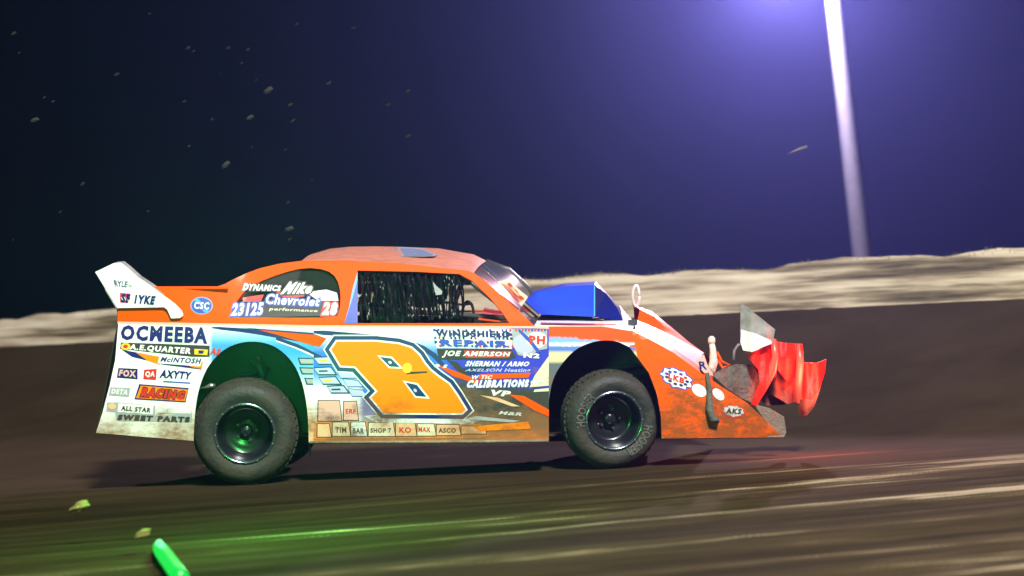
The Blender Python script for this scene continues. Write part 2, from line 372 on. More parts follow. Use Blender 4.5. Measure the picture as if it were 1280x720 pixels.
# pixel-space polygon -> fine triangles
def poly_tris(outer, holes=(), step=14):
    loops = [[Vector((x, y, 0)) for x, y in outer]] + [[Vector((x, y, 0)) for x, y in h] for h in holes]
    flat = [v for lp in loops for v in lp]; tri = tessellate_polygon(loops)
    bm = bmesh.new(); vs = [bm.verts.new(v) for v in flat]
    for t in tri:
        try: bm.faces.new([vs[i] for i in t])
        except ValueError: pass
    bm.normal_update()
    X = [v.x for v in flat]; Yv = [v.y for v in flat]
    if step:
        x = math.floor(min(X) / step) * step + step
        while x < max(X):
            bmesh.ops.bisect_plane(bm, geom=bm.verts[:] + bm.edges[:] + bm.faces[:], plane_co=(x, 0, 0), plane_no=(1, 0, 0)); x += step
        y = math.floor(min(Yv) / step) * step + step
        while y < max(Yv):
            bmesh.ops.bisect_plane(bm, geom=bm.verts[:] + bm.edges[:] + bm.faces[:], plane_co=(0, y, 0), plane_no=(0, 1, 0)); y += step
    bm.verts.index_update()
    V = [(v.co.x, v.co.y) for v in bm.verts]; Fc = []
    for f in bm.faces:
        ids = [v.index for v in f.verts]
        a = sum(V[ids[i]][0] * V[ids[(i + 1) % len(ids)]][1] - V[ids[(i + 1) % len(ids)]][0] * V[ids[i]][1] for i in range(len(ids)))
        Fc.append(ids if a < 0 else ids[::-1])       # facing the camera (image y runs down)
    bm.free(); return V, Fc
def smooth_loop(pts, it=2, closed=True):
    for _ in range(it):
        q = []; n_ = len(pts)
        for i in range(n_ if closed else n_ - 1):
            a, b = pts[i], pts[(i + 1) % n_]
            q += [(a[0] * .75 + b[0] * .25, a[1] * .75 + b[1] * .25), (a[0] * .25 + b[0] * .75, a[1] * .25 + b[1] * .75)]
        pts = q if closed else [pts[0]] + q + [pts[-1]]
    return pts
def offset_poly(pts, d):
    n_ = len(pts); A = sum(pts[i][0] * pts[(i + 1) % n_][1] - pts[(i + 1) % n_][0] * pts[i][1] for i in range(n_)); s = 1 if A > 0 else -1
    o = []
    for i in range(n_):
        p0, p, p1 = Vector(pts[i - 1]), Vector(pts[i]), Vector(pts[(i + 1) % n_])
        e1 = (p - p0).normalized(); e2 = (p1 - p).normalized(); n1 = Vector((e1.y, -e1.x)) * s; n2 = Vector((e2.y, -e2.x)) * s
        b = n1 + n2; b = b / max(.35, b.length_squared / 2) if b.length > .01 else n1
        o.append((p.x + b.x * d, p.y + b.y * d))
    return o

# the car's near side as a surface over picture coordinates
def side_y(px, py):
    if py <= 402:
        t = min(1, (402 - py) / 75)
        k = min(1, max(0, (px - 200) / 110))
        return -.95 + .17 * t * k
    t = (py - 402) / 150
    y = -.95 - .035 * math.sin(math.pi * min(1, max(0, t)))
    if px > 827: y += .20 * ((px - 827) / 155) ** 2 * 1.0
    return y
def S(px, py, layer=0): return P(px, py, side_y(px, py) - .0016 * layer)

class Decal:
    def __init__(s, mapf=S): s.V = []; s.F = []; s.fm = []; s.mats = []; s.map = mapf
    def mi(s, mt):
        mt = M[mt] if isinstance(mt, str) else mt
        if mt not in s.mats: s.mats.append(mt)
        return s.mats.index(mt)
    def poly(s, pts, mt, layer=1, holes=(), step=14):
        V, Fc = poly_tris(pts, holes, step); k = len(s.V); s.V += [s.map(x, y, layer) for x, y in V]
        i = s.mi(mt)
        for f in Fc: s.F.append([k + j for j in f]); s.fm.append(i)
    def blob(s, cx, cy, rx, ry, mt, layer=1, rot=0, n=24, wob=0):
        c, q = math.cos(rot), math.sin(rot); pts = []
        for i in range(n):
            a = 2 * math.pi * i / n; r = 1 + wob * math.sin(i * 2.4) ; x, y = rx * r * math.cos(a), ry * r * math.sin(a)
            pts.append((cx + x * c - y * q, cy + x * q + y * c))
        s.poly(pts, mt, layer)
    def text(s, txt, quad, mt, layer=3, off=.0, out=None, outoff=.05):
        """quad: picture corners top-left, top-right, bottom-right, bottom-left"""
        if out: s.text(txt, quad, out, layer - .6, off + outoff, ref=(txt, off)) if False else s._text(txt, quad, out, layer - .6, off + outoff, off)
        s._text(txt, quad, mt, layer, off, off)
    def _text(s, txt, quad, mt, layer, off, refoff):
        def geo(o_):
            c = bpy.data.curves.new('t', 'FONT'); c.body = txt; c.space_character = 1 + max(0, refoff) * 4; c.offset = o_; c.resolution_u = 2; c.size = 1
            ob = bpy.data.objects.new('t', c); col.objects.link(ob); bpy.context.view_layer.update()
            me = bpy.data.meshes.new_from_object(ob.evaluated_get(bpy.context.evaluated_depsgraph_get()))
            V = [(v.co.x, v.co.y) for v in me.vertices]; Fc = [list(p.vertices) for p in me.polygons]
            bpy.data.objects.remove(ob); bpy.data.curves.remove(c); bpy.data.meshes.remove(me); return V, Fc
        V, Fc = geo(off)
        Vr = V if off == refoff else geo(refoff)[0]
        if not V: return
        x0, x1 = min(v[0] for v in Vr), max(v[0] for v in Vr); y0, y1 = min(v[1] for v in Vr), max(v[1] for v in Vr)
        k = len(s.V); tl, tr, br, bl = quad
        for x, y in V:
            u = (x - x0) / (x1 - x0); v = (y1 - y) / (y1 - y0)
            px = (tl[0] * (1 - u) + tr[0] * u) * (1 - v) + (bl[0] * (1 - u) + br[0] * u) * v
            py = (tl[1] * (1 - u) + tr[1] * u) * (1 - v) + (bl[1] * (1 - u) + br[1] * u) * v
            s.V.append(s.map(px, py, layer))
        i = s.mi(mt)
        for f in Fc: s.F.append([k + j for j in f]); s.fm.append(i)
    def build(s, name, parent): return mesh(name, s.V, s.F, s.mats, parent, s.fm, org=ORIG)
def rq(x0, y0, x1, y1, sl=0, tilt=0):
    """rectangle with slant sl (top shifted right) and tilt (right end lower)"""
    return [(x0 + sl, y0), (x1 + sl, y0 + tilt), (x1, y1 + tilt), (x0, y1)]

# ------------------------------------------------------------------ THE RACE CAR
car = empty('race_car', ORIG, label='muddy orange, white and blue dirt race car with torn red nose', cat='race car')
def part(name, V, Fc, mt, parent=car, **kw): return mesh(name, V, Fc, mt, parent, org=ORIG, **kw)
def panel(name, outer, holes, colf, parent=car, mapf=S, thick=.006, mt='paint', step=7):
    V, Fc = poly_tris(outer, holes, step)
    return part(name, [mapf(x, y) for x, y in V], Fc, M[mt], parent, cols=[lin(colf(x, y)) for x, y in V] if colf else None, thick=thick, smooth=True)
def lerp(a, b, t): t = min(1, max(0, t)); return tuple(a[i] + (b[i] - a[i]) * t for i in range(3))

ARCH_R = [(242, 551), (243, 520), (248, 486), (259, 458), (278, 437), (302, 427), (328, 427), (350, 436), (369, 456), (380, 484), (385, 518), (386, 553)]
ARCH_F = [(686, 500), (690, 476), (700, 457), (719, 436), (743, 426), (768, 425), (787, 434)]
def sm_open(p): return smooth_loop(p, 2, closed=False)

# -- rear quarter, lower
def c_quarter(x, y):
    if x < 264: return lerp((236, 232, 238), (226, 222, 206), (y - 500) / 45)
    b = lerp((226, 240, 252), (60, 150, 226), (y - 410) / 22)
    b = lerp(b, (150, 205, 244), (y - 440) / 40)
    if x > 362: b = lerp(b, (240, 238, 244), (y - 462) / 26); b = lerp(b, (236, 188, 150), (y - 505) / 30)
    return b
q = [(148, 403), (200, 404), (392, 407), (392, 553)] + sm_open(ARCH_R)[::-1] + [(180, 546), (120, 541), (128, 516), (137, 482), (144, 450)]
quarter = panel('quarter_panel', q, [], c_quarter)
# -- door
def c_door(x, y):
    top = lerp((236, 240, 250), (214, 222, 240), (x - 420) / 130)
    d = (y - 414) - (x - 420) * .03
    b = lerp(top, (52, 116, 226), (d - 6) / 20)
    if x < 450: b = lerp(b, (238, 238, 246), (y - 462) / 24)
    b = lerp(b, (52, 58, 190), (x - 545) / 24)
    b = lerp(b, (240, 190, 150), (y - 512) / 24) if x < 560 else b
    if x > 545: b = lerp(b, (62, 62, 58), (y - 470 - (x - 560) * .10) / 8)
    b = lerp(b, (206, 112, 44), (y - 532) / 8)
    return b
door = panel('door_panel', [(392, 407), (686, 410), (686, 551), (392, 553)], [], c_door)
# -- front fender behind and over the wheel
def c_fender(x, y):
    if y < 421 + (x - 686) * .07: return (248, 78, 6)
    if y < 428: return (130, 170, 236)
    if y < 434: return (228, 236, 246)
    if y < 441: return (90, 120, 200)
    if y < 452: return (206, 192, 160)
    return (96, 100, 110)
fend = panel('front_fender', [(686, 408), (752, 408), (790, 414), (797, 447)] + sm_open(ARCH_F)[::-1], [], c_fender, step=3.5)

# -- upper quarter / cabin side: one orange sheet with two window openings
QWIN = smooth_loop([(287, 396), (298, 371), (320, 354), (350, 342), (382, 334), (408, 337), (421, 347), (426, 366), (425, 388), (420, 397), (350, 397)], 1)
MWIN = [(447, 338), (520, 339.5), (574, 342.5), (590, 351), (612, 372), (628, 391), (637, 404), (440, 404), (443, 372)]
upper = [(147, 384), (190, 358), (272, 358), (281, 355), (290, 350), (307, 342), (326, 335), (350, 329.5), (377, 326), (430, 325.5), (500, 329), (586, 338.5), (592, 341), (607, 352), (632, 374), (668, 407), (392, 406.5), (147, 402)]
cabin = panel('cabin_side', upper, [QWIN, MWIN], None, mt='orange', thick=.02)
cabin['label'] = 'orange cabin side with two window openings'

# -- roof: near edge to far edge with a crown
def loft(name, rows, mt, parent=car, crown=0, nsub=8, usub=1, thick=.008, cols=None):
    """rows: lists of world points, same length; interpolated across"""
    V = []; Fc = []; n_ = len(rows[0]); tot = []
    for a, b in zip(rows[:-1], rows[1:]):
        for k in range(nsub): tot.append([a[i].lerp(b[i], k / nsub) for i in range(n_)])
    tot.append(rows[-1]); nr = len(tot)
    for r, row in enumerate(tot):
        t = r / (nr - 1)
        for p in row: V.append(p + Vector((0, 0, crown * math.sin(math.pi * t))))
    for r in range(nr - 1):
        for i in range(n_ - 1):
            a = r * n_ + i; Fc.append((a, a + 1, a + n_ + 1, a + n_))
    return part(name, V, Fc, M[mt], parent, smooth=True, thick=thick)
near = [(377, 326), (400, 325.5), (430, 325.5), (470, 327.5), (500, 329), (545, 333.5), (586, 338.5), (592, 341)]
far = [(396, 316), (412, 311), (436, 308.5), (468, 308), (500, 308.5), (548, 310.5), (592, 318), (608, 326)]
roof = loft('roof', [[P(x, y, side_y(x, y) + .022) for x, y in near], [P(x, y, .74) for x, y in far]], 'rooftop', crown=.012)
dk = Decal(lambda x, y, l: P(x, y, -.74 + (1.42) * max(0, min(1, ((330 - (500 - x) * .012) - y) / 19))) + Vector((0, 0, .016 + .004 * l)))
dk.poly([(402, 322), (440, 314), (520, 315), (548, 321), (520, 324), (440, 323)], 'grey', 1)
dk.text('B', [(496, 312), (536, 313), (552, 325), (500, 324)], 'grey', 1.6, .10); dk.text('B', [(500, 314), (532, 315), (546, 324), (506, 323)], 'roofblue', 2, .06)
dk.text('RACEWORKS', [(430, 315), (496, 315), (500, 321), (420, 321)], 'roofblue', 2, .04)
dk.build('roof_graphics', roof)

# windscreen, far pillars, screen sticker
ws_n = [(592, 341), (610, 356), (632, 375), (668, 406)]; ws_f = [(608, 326), (636, 337), (662, 361), (676, 390)]
scr = loft('windscreen', [[P(x, y, side_y(x, y) + .045) for x, y in ws_n], [P(x, y, .74) for x, y in ws_f]], 'lens', thick=0)
dk = Decal(lambda x, y, l: P(x, y, -.62) + Vector((0, -.004 * l, 0)))
dk.poly([(622, 352), (634, 350), (660, 371), (652, 383)], 'cream', 1); dk.text('RACE', [(627, 354), (637, 353), (656, 374), (648, 379)], 'red', 2, .03)
dk.build('screen_sticker', scr)
V, Fc = tube([P(x, y, .74) for x, y in ws_f], .018, 8)
part('far_windscreen_pillar', V, Fc, M['cage'], smooth=True)['label'] = 'dark far windscreen pillar'
for i, ys in enumerate((-.4, .05, .45)):
    a = P(597 + 2 * i, 338 - 5 * i, ys); b = P(670 + 2 * i, 402 - 5 * i, ys)
    V, Fc = tube([a, b], .008, 6); part('windscreen_bar', V, Fc, M['cage'])

# cabin side, far: orange frame seen from inside is dark
FS = lambda px, py, l=0: (P(px, py, side_y(px, py)) * 1.0 + Vector((0, -2 * side_y(px, py), .02 if px < 330 else .02 + .08 * min(1, (px - 330) / 60))))
panel('far_cabin_side', upper, [QWIN, MWIN], None, mt='red_orange', mapf=FS, thick=.01, step=14)['label'] = 'far cabin side seen through the window'
farp = [(148, 403), (392, 407), (686, 410), (700, 540), (130, 541)]
panel('far_body_side', farp, [], None, mt='inner', mapf=lambda x, y, l=0: P(x, y, -.95) + Vector((0, 1.88, .08)), step=20)

# interior: floor, firewall, seat, cage, dash, net
def sheet3(name, pts, mt, **kw): return part(name, pts, [tuple(range(len(pts)))], M[mt], thick=.01, **kw)
sheet3('floor_pan', [P(262, 545, -.6), P(820, 543, -.6), P(820, 530, .85), P(262, 530, .85)], 'inner')
sheet3('rear_firewall', [P(436, 345, -.70), P(436, 540, -.88), P(436, 540, .8), P(436, 330, .70)], 'inner')
sheet3('front_firewall', [P(672, 409, -.90), P(684, 540, -.90), P(684, 540, .85), P(672, 398, .85)], 'inner')
sheet3('rear_deck', [P(150, 386, -.93), P(190, 359.5, -.93), P(285, 359.5, -.92), P(285, 361, .9), P(195, 361, .9), P(155, 384, .9)], 'orange')
# black sheet added behind the quarter opening to make it dark
sheet3('quarter_dark_sheet', [P(280, 398, -.62), P(434, 398, -.62), P(434, 332, -.58), P(380, 331, -.58), P(320, 350, -.60)], 'inner')
V, Fc = [], []
for pts in ([P(440, 402, -.72), P(446, 342, -.66), P(580, 346, -.66), P(652, 404, -.72)], [P(455, 402, .5), P(460, 332, .5), P(575, 336, .5), P(640, 396, .5)],
            [P(446, 342, -.66), P(460, 332, .5)], [P(580, 346, -.66), P(575, 336, .5)], [P(580, 346, -.6), P(560, 402, -.6)], [P(446, 385, -.66), P(640, 398, -.7)]):
    tube(pts, .019, 8, V, Fc)
part('roll_cage', V, Fc, M['cage'], smooth=True)
seat = []; sF = []
def rbox(x0, y0, x1, y1, Ya, Yb, V, Fc, r=4):
    o = smooth_loop([(x0, y0), (x1, y0), (x1, y1), (x0, y1)], 2); k = len(V); n_ = len(o)
    V += [P(x, y, Ya) for x, y in o] + [P(x, y, Yb) for x, y in o]
    Fc.append(tuple(range(k, k + n_))); Fc.append(tuple(range(k + n_, k + 2 * n_))[::-1])
    for i in range(n_): Fc.append((k + i, k + n_ + i, k + n_ + (i + 1) % n_, k + (i + 1) % n_))
rbox(462, 352, 512, 470, -.35, .15, seat, sF); rbox(500, 340, 560, 385, -.30, -.22, seat, sF); rbox(500, 340, 560, 385, .1, .16, seat, sF); rbox(470, 430, 590, 480, -.35, .15, seat, sF)
part('racing_seat', seat, sF, M['inner'])
V, Fc = [], []
tube([P(585 + 7 * math.cos(a), 392 + 15 * math.sin(a), -.1 - .12 * math.cos(a)) for a in np.linspace(0, 2 * math.pi, 20)], .012, 6, V, Fc)
part('steering_wheel', V, Fc, M['net'])
sheet3('dashboard', [P(598, 398, -.86), P(664, 405, -.86), P(664, 398, .8), P(606, 384, .8)], 'red_orange')
# webbing net in the driver's window: hanging straps, with highlights painted on as pale flecks
V, Fc, fm = [], [], []
for i in range(44):
    x = 450 + i * 2.95 + random.uniform(-1.5, 1.5); wv = random.uniform(.9, 1.7); yb = random.uniform(394, 403)
    k = len(V); nseg = 9
    for j in range(nseg + 1):
        t = j / nseg; y = 341 + (yb - 341) * t; xx = x + 1.6 * math.sin(t * 5 + i) + t * 2
        Yp = side_y(x, y) + .035 + .015 * math.sin(7 * t + i * 1.7)
        V += [P(xx - wv, y, Yp), P(xx + wv, y, Yp + .02 * math.sin(i * 2 + 4 * t))]
    for j in range(nseg): Fc.append((k + 2 * j, k + 2 * j + 2, k + 2 * j + 3, k + 2 * j + 1))
for y in (352, 378):
    k = len(V); n_ = 26
    for j in range(n_ + 1):
        x = 449 + (588 - 449) * j / n_ * (1 if y < 380 else .93); Yp = side_y(x, y) + .055 + .01 * math.sin(j)
        yy = y + 1.4 * math.sin(j * .8 + y); V += [P(x, yy, Yp), P(x, yy + 3.0, Yp)]
    for j in range(n_): Fc.append((k + 2 * j, k + 2 * j + 1, k + 2 * j + 3, k + 2 * j + 2))
M['netgloss'] = mat('wet_black_webbing', (.004, .006, .007), .6, spec=.12)
nN = len(Fc)
for i in range(60):
    x = random.choice([458, 461, 476, 479, 512, 515, 540, 543, 548, 557, 560, 566]) + random.uniform(-2, 2); y = random.uniform(345, 400); s = random.uniform(.5, 1.5)
    k = len(V); Yp = side_y(x, y) + .018
    V += [P(x - s * .6, y, Yp), P(x, y - s * 1.6, Yp), P(x + s * .7, y + s * .3, Yp - .004), P(x + .2, y + s * 2, Yp)]; Fc.append((k, k + 3, k + 2, k + 1))
for pts in ([(541, 352), (545, 357), (553, 364), (552, 368), (545, 369), (543, 362)], [(446, 366), (450, 369), (453, 366), (450, 371), (447, 372)]):
    k = len(V); V += [P(x, y, side_y(x, y) + .016) for x, y in pts]; Fc.append(tuple(range(k, k + len(pts)))[::-1])
M['glint'] = mat('painted_glint_fleck', (.20, .23, .23), .5)  # pale colour for the painted net highlights and small white bits
net = mesh('window_net', V, Fc, [M['netgloss'], M['glint']], car, fm=[0] * nN + [1] * (len(Fc) - nN), org=ORIG)
dk = Decal(); dk.poly([(447, 340), (446.5, 404), (430, 404.5), (436, 385), (441, 360)], 'sky', 1.5); dk.poly([(441, 372), (447, 350), (447, 404), (430, 404.5)], 'midblue', 2)
dk.build('pillar_stripe', cabin)
# clear quarter window with lettering
V, Fc = poly_tris(offset_poly(QWIN, 3), (), 14)
qw = part('quarter_window', [P(x, y, side_y(x, y) + .03) for x, y in V], Fc, M['plexi'])
dk = Decal()
dk.poly([(290, 386), (296, 380), (330, 376), (345, 372), (422, 378), (424, 392), (400, 395), (300, 397), (289, 395)], 'black', .8)
dk.text('DYNAMICS', [(306, 354), (352, 357), (350, 364), (303, 363)], 'white', 3, .05, 'black', .12)
dk.text('Mike', [(362, 352), (394, 354), (388, 367), (350, 368)], 'white', 3, .06, 'black', .1)
dk.poly([(303, 372), (330, 368), (326, 377), (304, 377)], 'red', 1.4)
dk.poly([(344, 364), (370, 366), (382, 370), (362, 374), (350, 370)], 'red', 1.6)
dk.text('Chevrolet', [(334, 367), (402, 372), (398, 383), (331, 380)], 'white', 3, .03, 'midblue', .1)
dk.text('23125', [(292, 379), (330, 378), (328, 394), (288, 395)], 'white', 3, .04, 'midblue', .09)
dk.text('performance', [(338, 384), (398, 387), (396, 391), (336, 389)], 'cream', 3, .02)
dk.text('28', [(406, 377), (423, 378), (420, 394), (402, 394)], 'white', 3, .06, 'red', .1)
dk.poly([(384, 366), (392, 364), (408, 362), (421, 366), (423, 376), (398, 376)], 'white', 1.2)
dk.build('window_lettering', qw)
# round blue badge on upper quarter
dk = Decal(); dk.blob(252, 382, 14, 11, 'sky', 1); dk.blob(252, 382, 12.4, 9.5, 'midblue', 2); dk.text('CSC', [(243, 377), (262, 378), (261, 387), (242, 386)], 'white', 3, .04)
dk.blob(247, 376, 4, 2, 'sky', 3, .3); dk.blob(257, 388.5, 4, 1.8, 'sky', 3, .2)
dk.build('round_badge', cabin)
dk = Decal(); dk.poly([(147, 402), (392, 406.5), (668, 407.5), (686, 408), (686, 411), (668, 410.5), (392, 409), (147, 405)], 'pink', 1)
dk.build('waist_trim', cabin)

# -- quarter lettering
dk = Decal()
dk.poly([(148, 405), (263, 408), (262, 430), (147, 429)], 'white', 1)
dk.text('OCMEEBA', [(152, 406), (260, 409), (259, 430), (150, 425)], 'navy', 3, .05)
dk.poly([(151, 428), (262, 432), (262, 446), (240, 446), (150, 436)], 'charcoal', 1.6)
dk.text('A.E.QUARTER', [(163, 430), (240, 435), (238, 444), (161, 438)], 'white', 3, .05); dk.blob(157, 433, 6, 4.5, 'gold', 3); dk.blob(157, 433, 3, 2.2, 'red', 4)
dk.poly([(243, 436), (260, 437), (259, 444), (243, 443)], 'gold', 3); dk.poly([(248, 438), (255, 438), (254, 442), (248, 442)], 'navy', 4)
dk.poly([(152, 437), (200, 446), (246, 448), (252, 462), (205, 456), (165, 446)], 'navy', 1.3)
dk.poly([(170, 441), (200, 446), (200, 456), (185, 451)], 'orange_no', 1.9)
dk.poly([(232, 455), (254, 452), (252, 461), (240, 459)], 'orange_no', 1.9)
dk.poly([(200, 444), (254, 447), (250, 458), (197, 454)], 'white', 2.2)
dk.text('McINTOSH', [(203, 446), (252, 448), (250, 455), (200, 452)], 'navy', 3, .04)
dk.poly([(148, 460), (172, 461), (172, 474), (146, 472)], 'navy', 1.6); dk.text('FOX', [(150, 462), (170, 463), (170, 472), (148, 470)], 'pink', 3, .05)
dk.poly([(180, 462), (196, 461), (195, 475), (179, 474)], 'red', 1.6); dk.text('QA', [(182, 464), (194, 464), (193, 472), (181, 472)], 'white', 3, .04)
dk.text('AXYTY', [(202, 462), (240, 465), (238, 474), (199, 472)], 'navy', 3, .05); dk.poly([(204, 476), (238, 478), (238, 479.5), (204, 477.5)], 'midblue', 2)
dk.poly([(138, 484), (163, 485), (161, 496), (136, 494)], 'grey', 1.5); dk.text('DETA', [(140, 486), (161, 487), (159, 494), (139, 492)], 'white', 3, .05)
dk.poly([(174, 480), (236, 485), (232, 503), (168, 499)], 'navy', 1.5); dk.poly([(176, 482), (235, 487), (231, 501.5), (170, 497.5)], 'orange_no', 2.2)
dk.text('RACING', [(179, 484), (232, 489), (229, 500), (175, 496)], 'red', 3, .07, 'black', .07)
dk.poly([(134, 503), (148, 503), (194, 507), (194, 521), (240, 514), (240, 528), (146, 526), (144, 515), (133, 514)], 'grey', 1.2)
dk.poly([(148, 504), (192, 507), (191, 518), (147, 515)], 'white', 2.2); dk.text('ALL STAR', [(152, 507), (189, 510), (188, 516), (151, 513)], 'charcoal', 3, .05)
dk.poly([(196, 509), (239, 511), (239, 517), (196, 516)], 'white', 2.2)
dk.text('SWEET PARTS', [(148, 518), (238, 521), (237, 528), (146, 525)], 'charcoal', 3, .08)
dk.blob(140, 508, 5, 4, 'peach', 3)
dk.build('sponsor_lettering', quarter)
dk = Decal()
# swooshes over the rear arch
dk.poly(smooth_loop([(264, 408), (300, 410), (350, 414), (392, 424), (392, 430), (350, 423), (310, 416), (266, 411)], 1), 'navy', 1)
dk.poly([(322, 412), (392, 417), (392, 432), (372, 426), (345, 418)], 'orange', 2)
dk.poly([(300, 409), (392, 416), (392, 418.5), (330, 413)], 'navy', 2.5)
dk.poly([(345, 421), (372, 430), (392, 440), (392, 443), (370, 434), (345, 425)], 'navy', 2.5)
dk.poly([(345, 424), (372, 433.5), (392, 444), (392, 446), (370, 436), (345, 427)], 'white', 2)
dk.text('AS', [(264, 434), (277, 436), (274, 444), (262, 443)], 'red', 3, .05)
for (x, y) in ((372, 447), (374, 459), (380, 472), (384, 484)):
    if y < 480: dk.poly([(x, y), (391.5, y + .5), (391.5, y + 9), (x + 3, y + 9)], 'navy', 1.5); dk.poly([(x + 2, y + 1.5), (391.5, y + 2), (391.5, y + 7.5), (x + 4.5, y + 7.5)], 'grey', 2.5)
dk.build('livery_graphics', quarter)

# -- door graphics and number
dk = Decal()
dk.poly([(392, 417), (408, 423), (400, 433), (392, 432)], 'orange', 2)
dk.poly(smooth_loop([(392, 412), (440, 416), (500, 421), (540, 436), (560, 460), (556, 462), (534, 440), (498, 426), (440, 421), (392, 418)], 1), 'navy', 1)
dk.poly([(392, 440), (402, 445), (400, 449), (392, 446)], 'navy', 2)
for i, (x, y) in enumerate(((392, 446), (392, 459), (398, 471), (408, 482))):
    dk.poly([(x, y), (x + 22, y - 1), (x + 30, y + 10), (x + 6, y + 10)], 'navy', 1.5); dk.poly([(x + 1, y + 1.5), (x + 21, y + .5), (x + 27, y + 8.5), (x + 6, y + 8.5)], 'lavender', 2.3)
    dk.poly([(x + 6, y + 4), (x + 17, y + 3.6), (x + 18, y + 5.6), (x + 7, y + 6)], 'navy' if i % 2 else 'gold', 3)
for (x, y) in ((420, 462), (428, 473), (434, 485)):
    dk.poly([(x, y), (x + 20, y + 2), (x + 27, y + 11), (x + 6, y + 11)], 'midblue', 1.6); dk.poly([(x + 1, y + 1), (x + 19, y + 3), (x + 25, y + 10), (x + 6, y + 10)], 'lavender', 2.2)
# decal blocks along the sill
sill = [(397, 500, 425, 527, 'pink'), (429, 501, 446, 526, 'pink'), (396, 529, 412, 547, 'peach'), (415, 527, 436, 546, 'cream'), (438, 527, 457, 546, 'white'), (460, 527.5, 492, 546, 'cream'), (494, 528, 519, 546, 'peach'), (521, 529, 543, 545.5, 'cream'), (545, 530, 574, 545, 'peach'), (576, 532, 606, 543, 'peach')]
dk.poly([(393, 527), (456, 527), (600, 530), (612, 545), (600, 547.5), (393, 548.5)], 'rust', 1.1)
for (a, b, c, d, mt_) in sill:
    dk.poly([(a, b), (c, b), (c + 3, d), (a - .5, d)], 'charcoal', 1.6); dk.poly([(a + 1.0, b + 1.0), (c - .8, b + 1.0), (c + 1.8, d - 1.0), (a + .8, d - 1.0)], mt_, 2.1)
for (t, a, b, c, d) in (('ERF', 432, 511, 445, 517), ('TIM', 419, 534, 433, 541), ('BAR', 441, 535, 455, 542), ('SHOP 7', 463, 535, 489, 541), ('KO', 499, 534, 514, 541), ('MAX', 523, 534, 538, 540), ('ASCO', 548, 535, 570, 541)):
    dk.text(t, rq(a, b, c, d), 'red' if t in ('ERF', 'KO', 'MAX') else 'charcoal', 3, .03)
dk.poly([(590, 533), (660, 527), (664, 536), (600, 539)], 'orange_no', 2.4)
# dark lower right with slashes
dk.poly([(545, 455), (580, 468), (600, 476), (596, 480), (566, 470)], 'orange', 2.5)
dk.poly([(558, 449), (572, 453), (586, 470), (580, 472)], 'charcoal', 1.2)
dk.poly([(600, 456), (618, 457), (590, 470), (570, 462)], 'navy', 1)
dk.poly([(636, 493), (655, 495), (686, 512), (686, 521), (668, 513)], 'orange', 2.2)
dk.poly([(600, 494), (622, 497), (650, 508), (640, 508)], 'peach', 2)
dk.poly([(595, 520), (650, 526), (640, 528), (580, 524)], 'grey', 2)
dk.text('M&R', [(626, 514), (655, 516), (652, 520), (623, 518)], 'white', 3, .05)
dk.text('VP', [(614, 487), (640, 489), (636, 496), (610, 494)], 'white', 3, .06)
# tan wedge at door's front edge
dk.poly([(686, 445), (686, 482), (662, 484), (668, 470), (678, 456)], 'cream', 2); dk.poly([(664, 476), (686, 474), (686, 477), (663, 479)], 'white', 3)
dk.poly([(668, 487), (686, 485), (686, 489), (667, 490)], 'cream', 3)
dk.build('livery_graphics', door)
dk = Decal()
# checker lettering block
dk.poly([(540, 409), (640, 411), (640, 436), (546, 435)], 'white', 2)
for r_ in range(5):
    for c_ in range(20):
        if random.random() < .62:
            x = 541 + c_ * 5 + r_ * .6; y = 410.5 + r_ * 5 + c_ * .04; mt_ = random.choice(['midblue', 'navy', 'navy', 'midblue', 'red', 'charcoal'])
            a, b, c, d = [random.uniform(0, .8) for _ in range(4)]
            dk.poly([(x + a, y + b), (x + 3.6 - c, y + b * .5), (x + 4.1 - a, y + 3.9 - d), (x + b + .4, y + 3.9 - a)], mt_, 3, step=0)
dk.text('WINDSHIELD', [(544, 412), (638, 414), (638, 422), (545, 421)], 'navy', 4, .05); dk.text('REPAIR', [(550, 424), (636, 426), (636, 434), (551, 433)], 'midblue', 4, .06)
dk.poly([(546, 436), (640, 437), (645, 446), (638, 449), (549, 449)], 'charcoal', 2.4); dk.poly([(580, 438), (640, 439), (636, 447), (582, 447)], 'red', 2.8)
dk.text('JOE AMERSON', [(556, 438), (638, 440), (636, 447), (552, 447)], 'white', 3.5, .05, 'black', .05)
dk.poly([(640, 411), (684, 412), (684, 436), (672, 438), (664, 446), (648, 444), (640, 430)], 'grey', 2.4)
dk.blob(655, 430, 14, 12, 'lavender', 2.8, .3); dk.blob(671, 425, 13, 10, 'white', 3.2); dk.text('PH', [(661, 419), (682, 420), (681, 431), (662, 430)], 'red', 4, .06)
dk.poly([(650, 412), (664, 424), (676, 440), (672, 441), (660, 427), (648, 414)], 'midblue', 3.8)
for i in range(10): dk.poly(rq(644 + i * 4, 411.5, 646.5 + i * 4, 414), 'midblue' if i % 2 else 'red', 3.6, step=0)
dk.text('SHERMAN / ARMO', [(584, 451), (663, 452), (660, 458), (581, 458)], 'white', 3, .05)
dk.text('AXELSON Heating', [(584, 461), (664, 460), (662, 467), (580, 465)], 'lavender', 3, .03)
dk.poly([(600, 468), (664, 466), (660, 472), (598, 474)], 'orange', 2.6)
dk.text('W TIC', [(590, 469), (616, 469), (614, 474), (588, 474)], 'white', 3.4, .04)
dk.text('CALIBRATIONS', [(586, 475), (662, 474), (660, 484), (582, 485)], 'white', 3, .08, 'midblue', .06)
dk.text('N2', [(655, 441), (675, 442), (674, 448), (654, 447)], 'white', 3.4, .05)
dk.text('B S', [(545, 455), (560, 456), (558, 460), (543, 459)], 'white', 3, .05)
dk.build('sponsor_lettering', door)
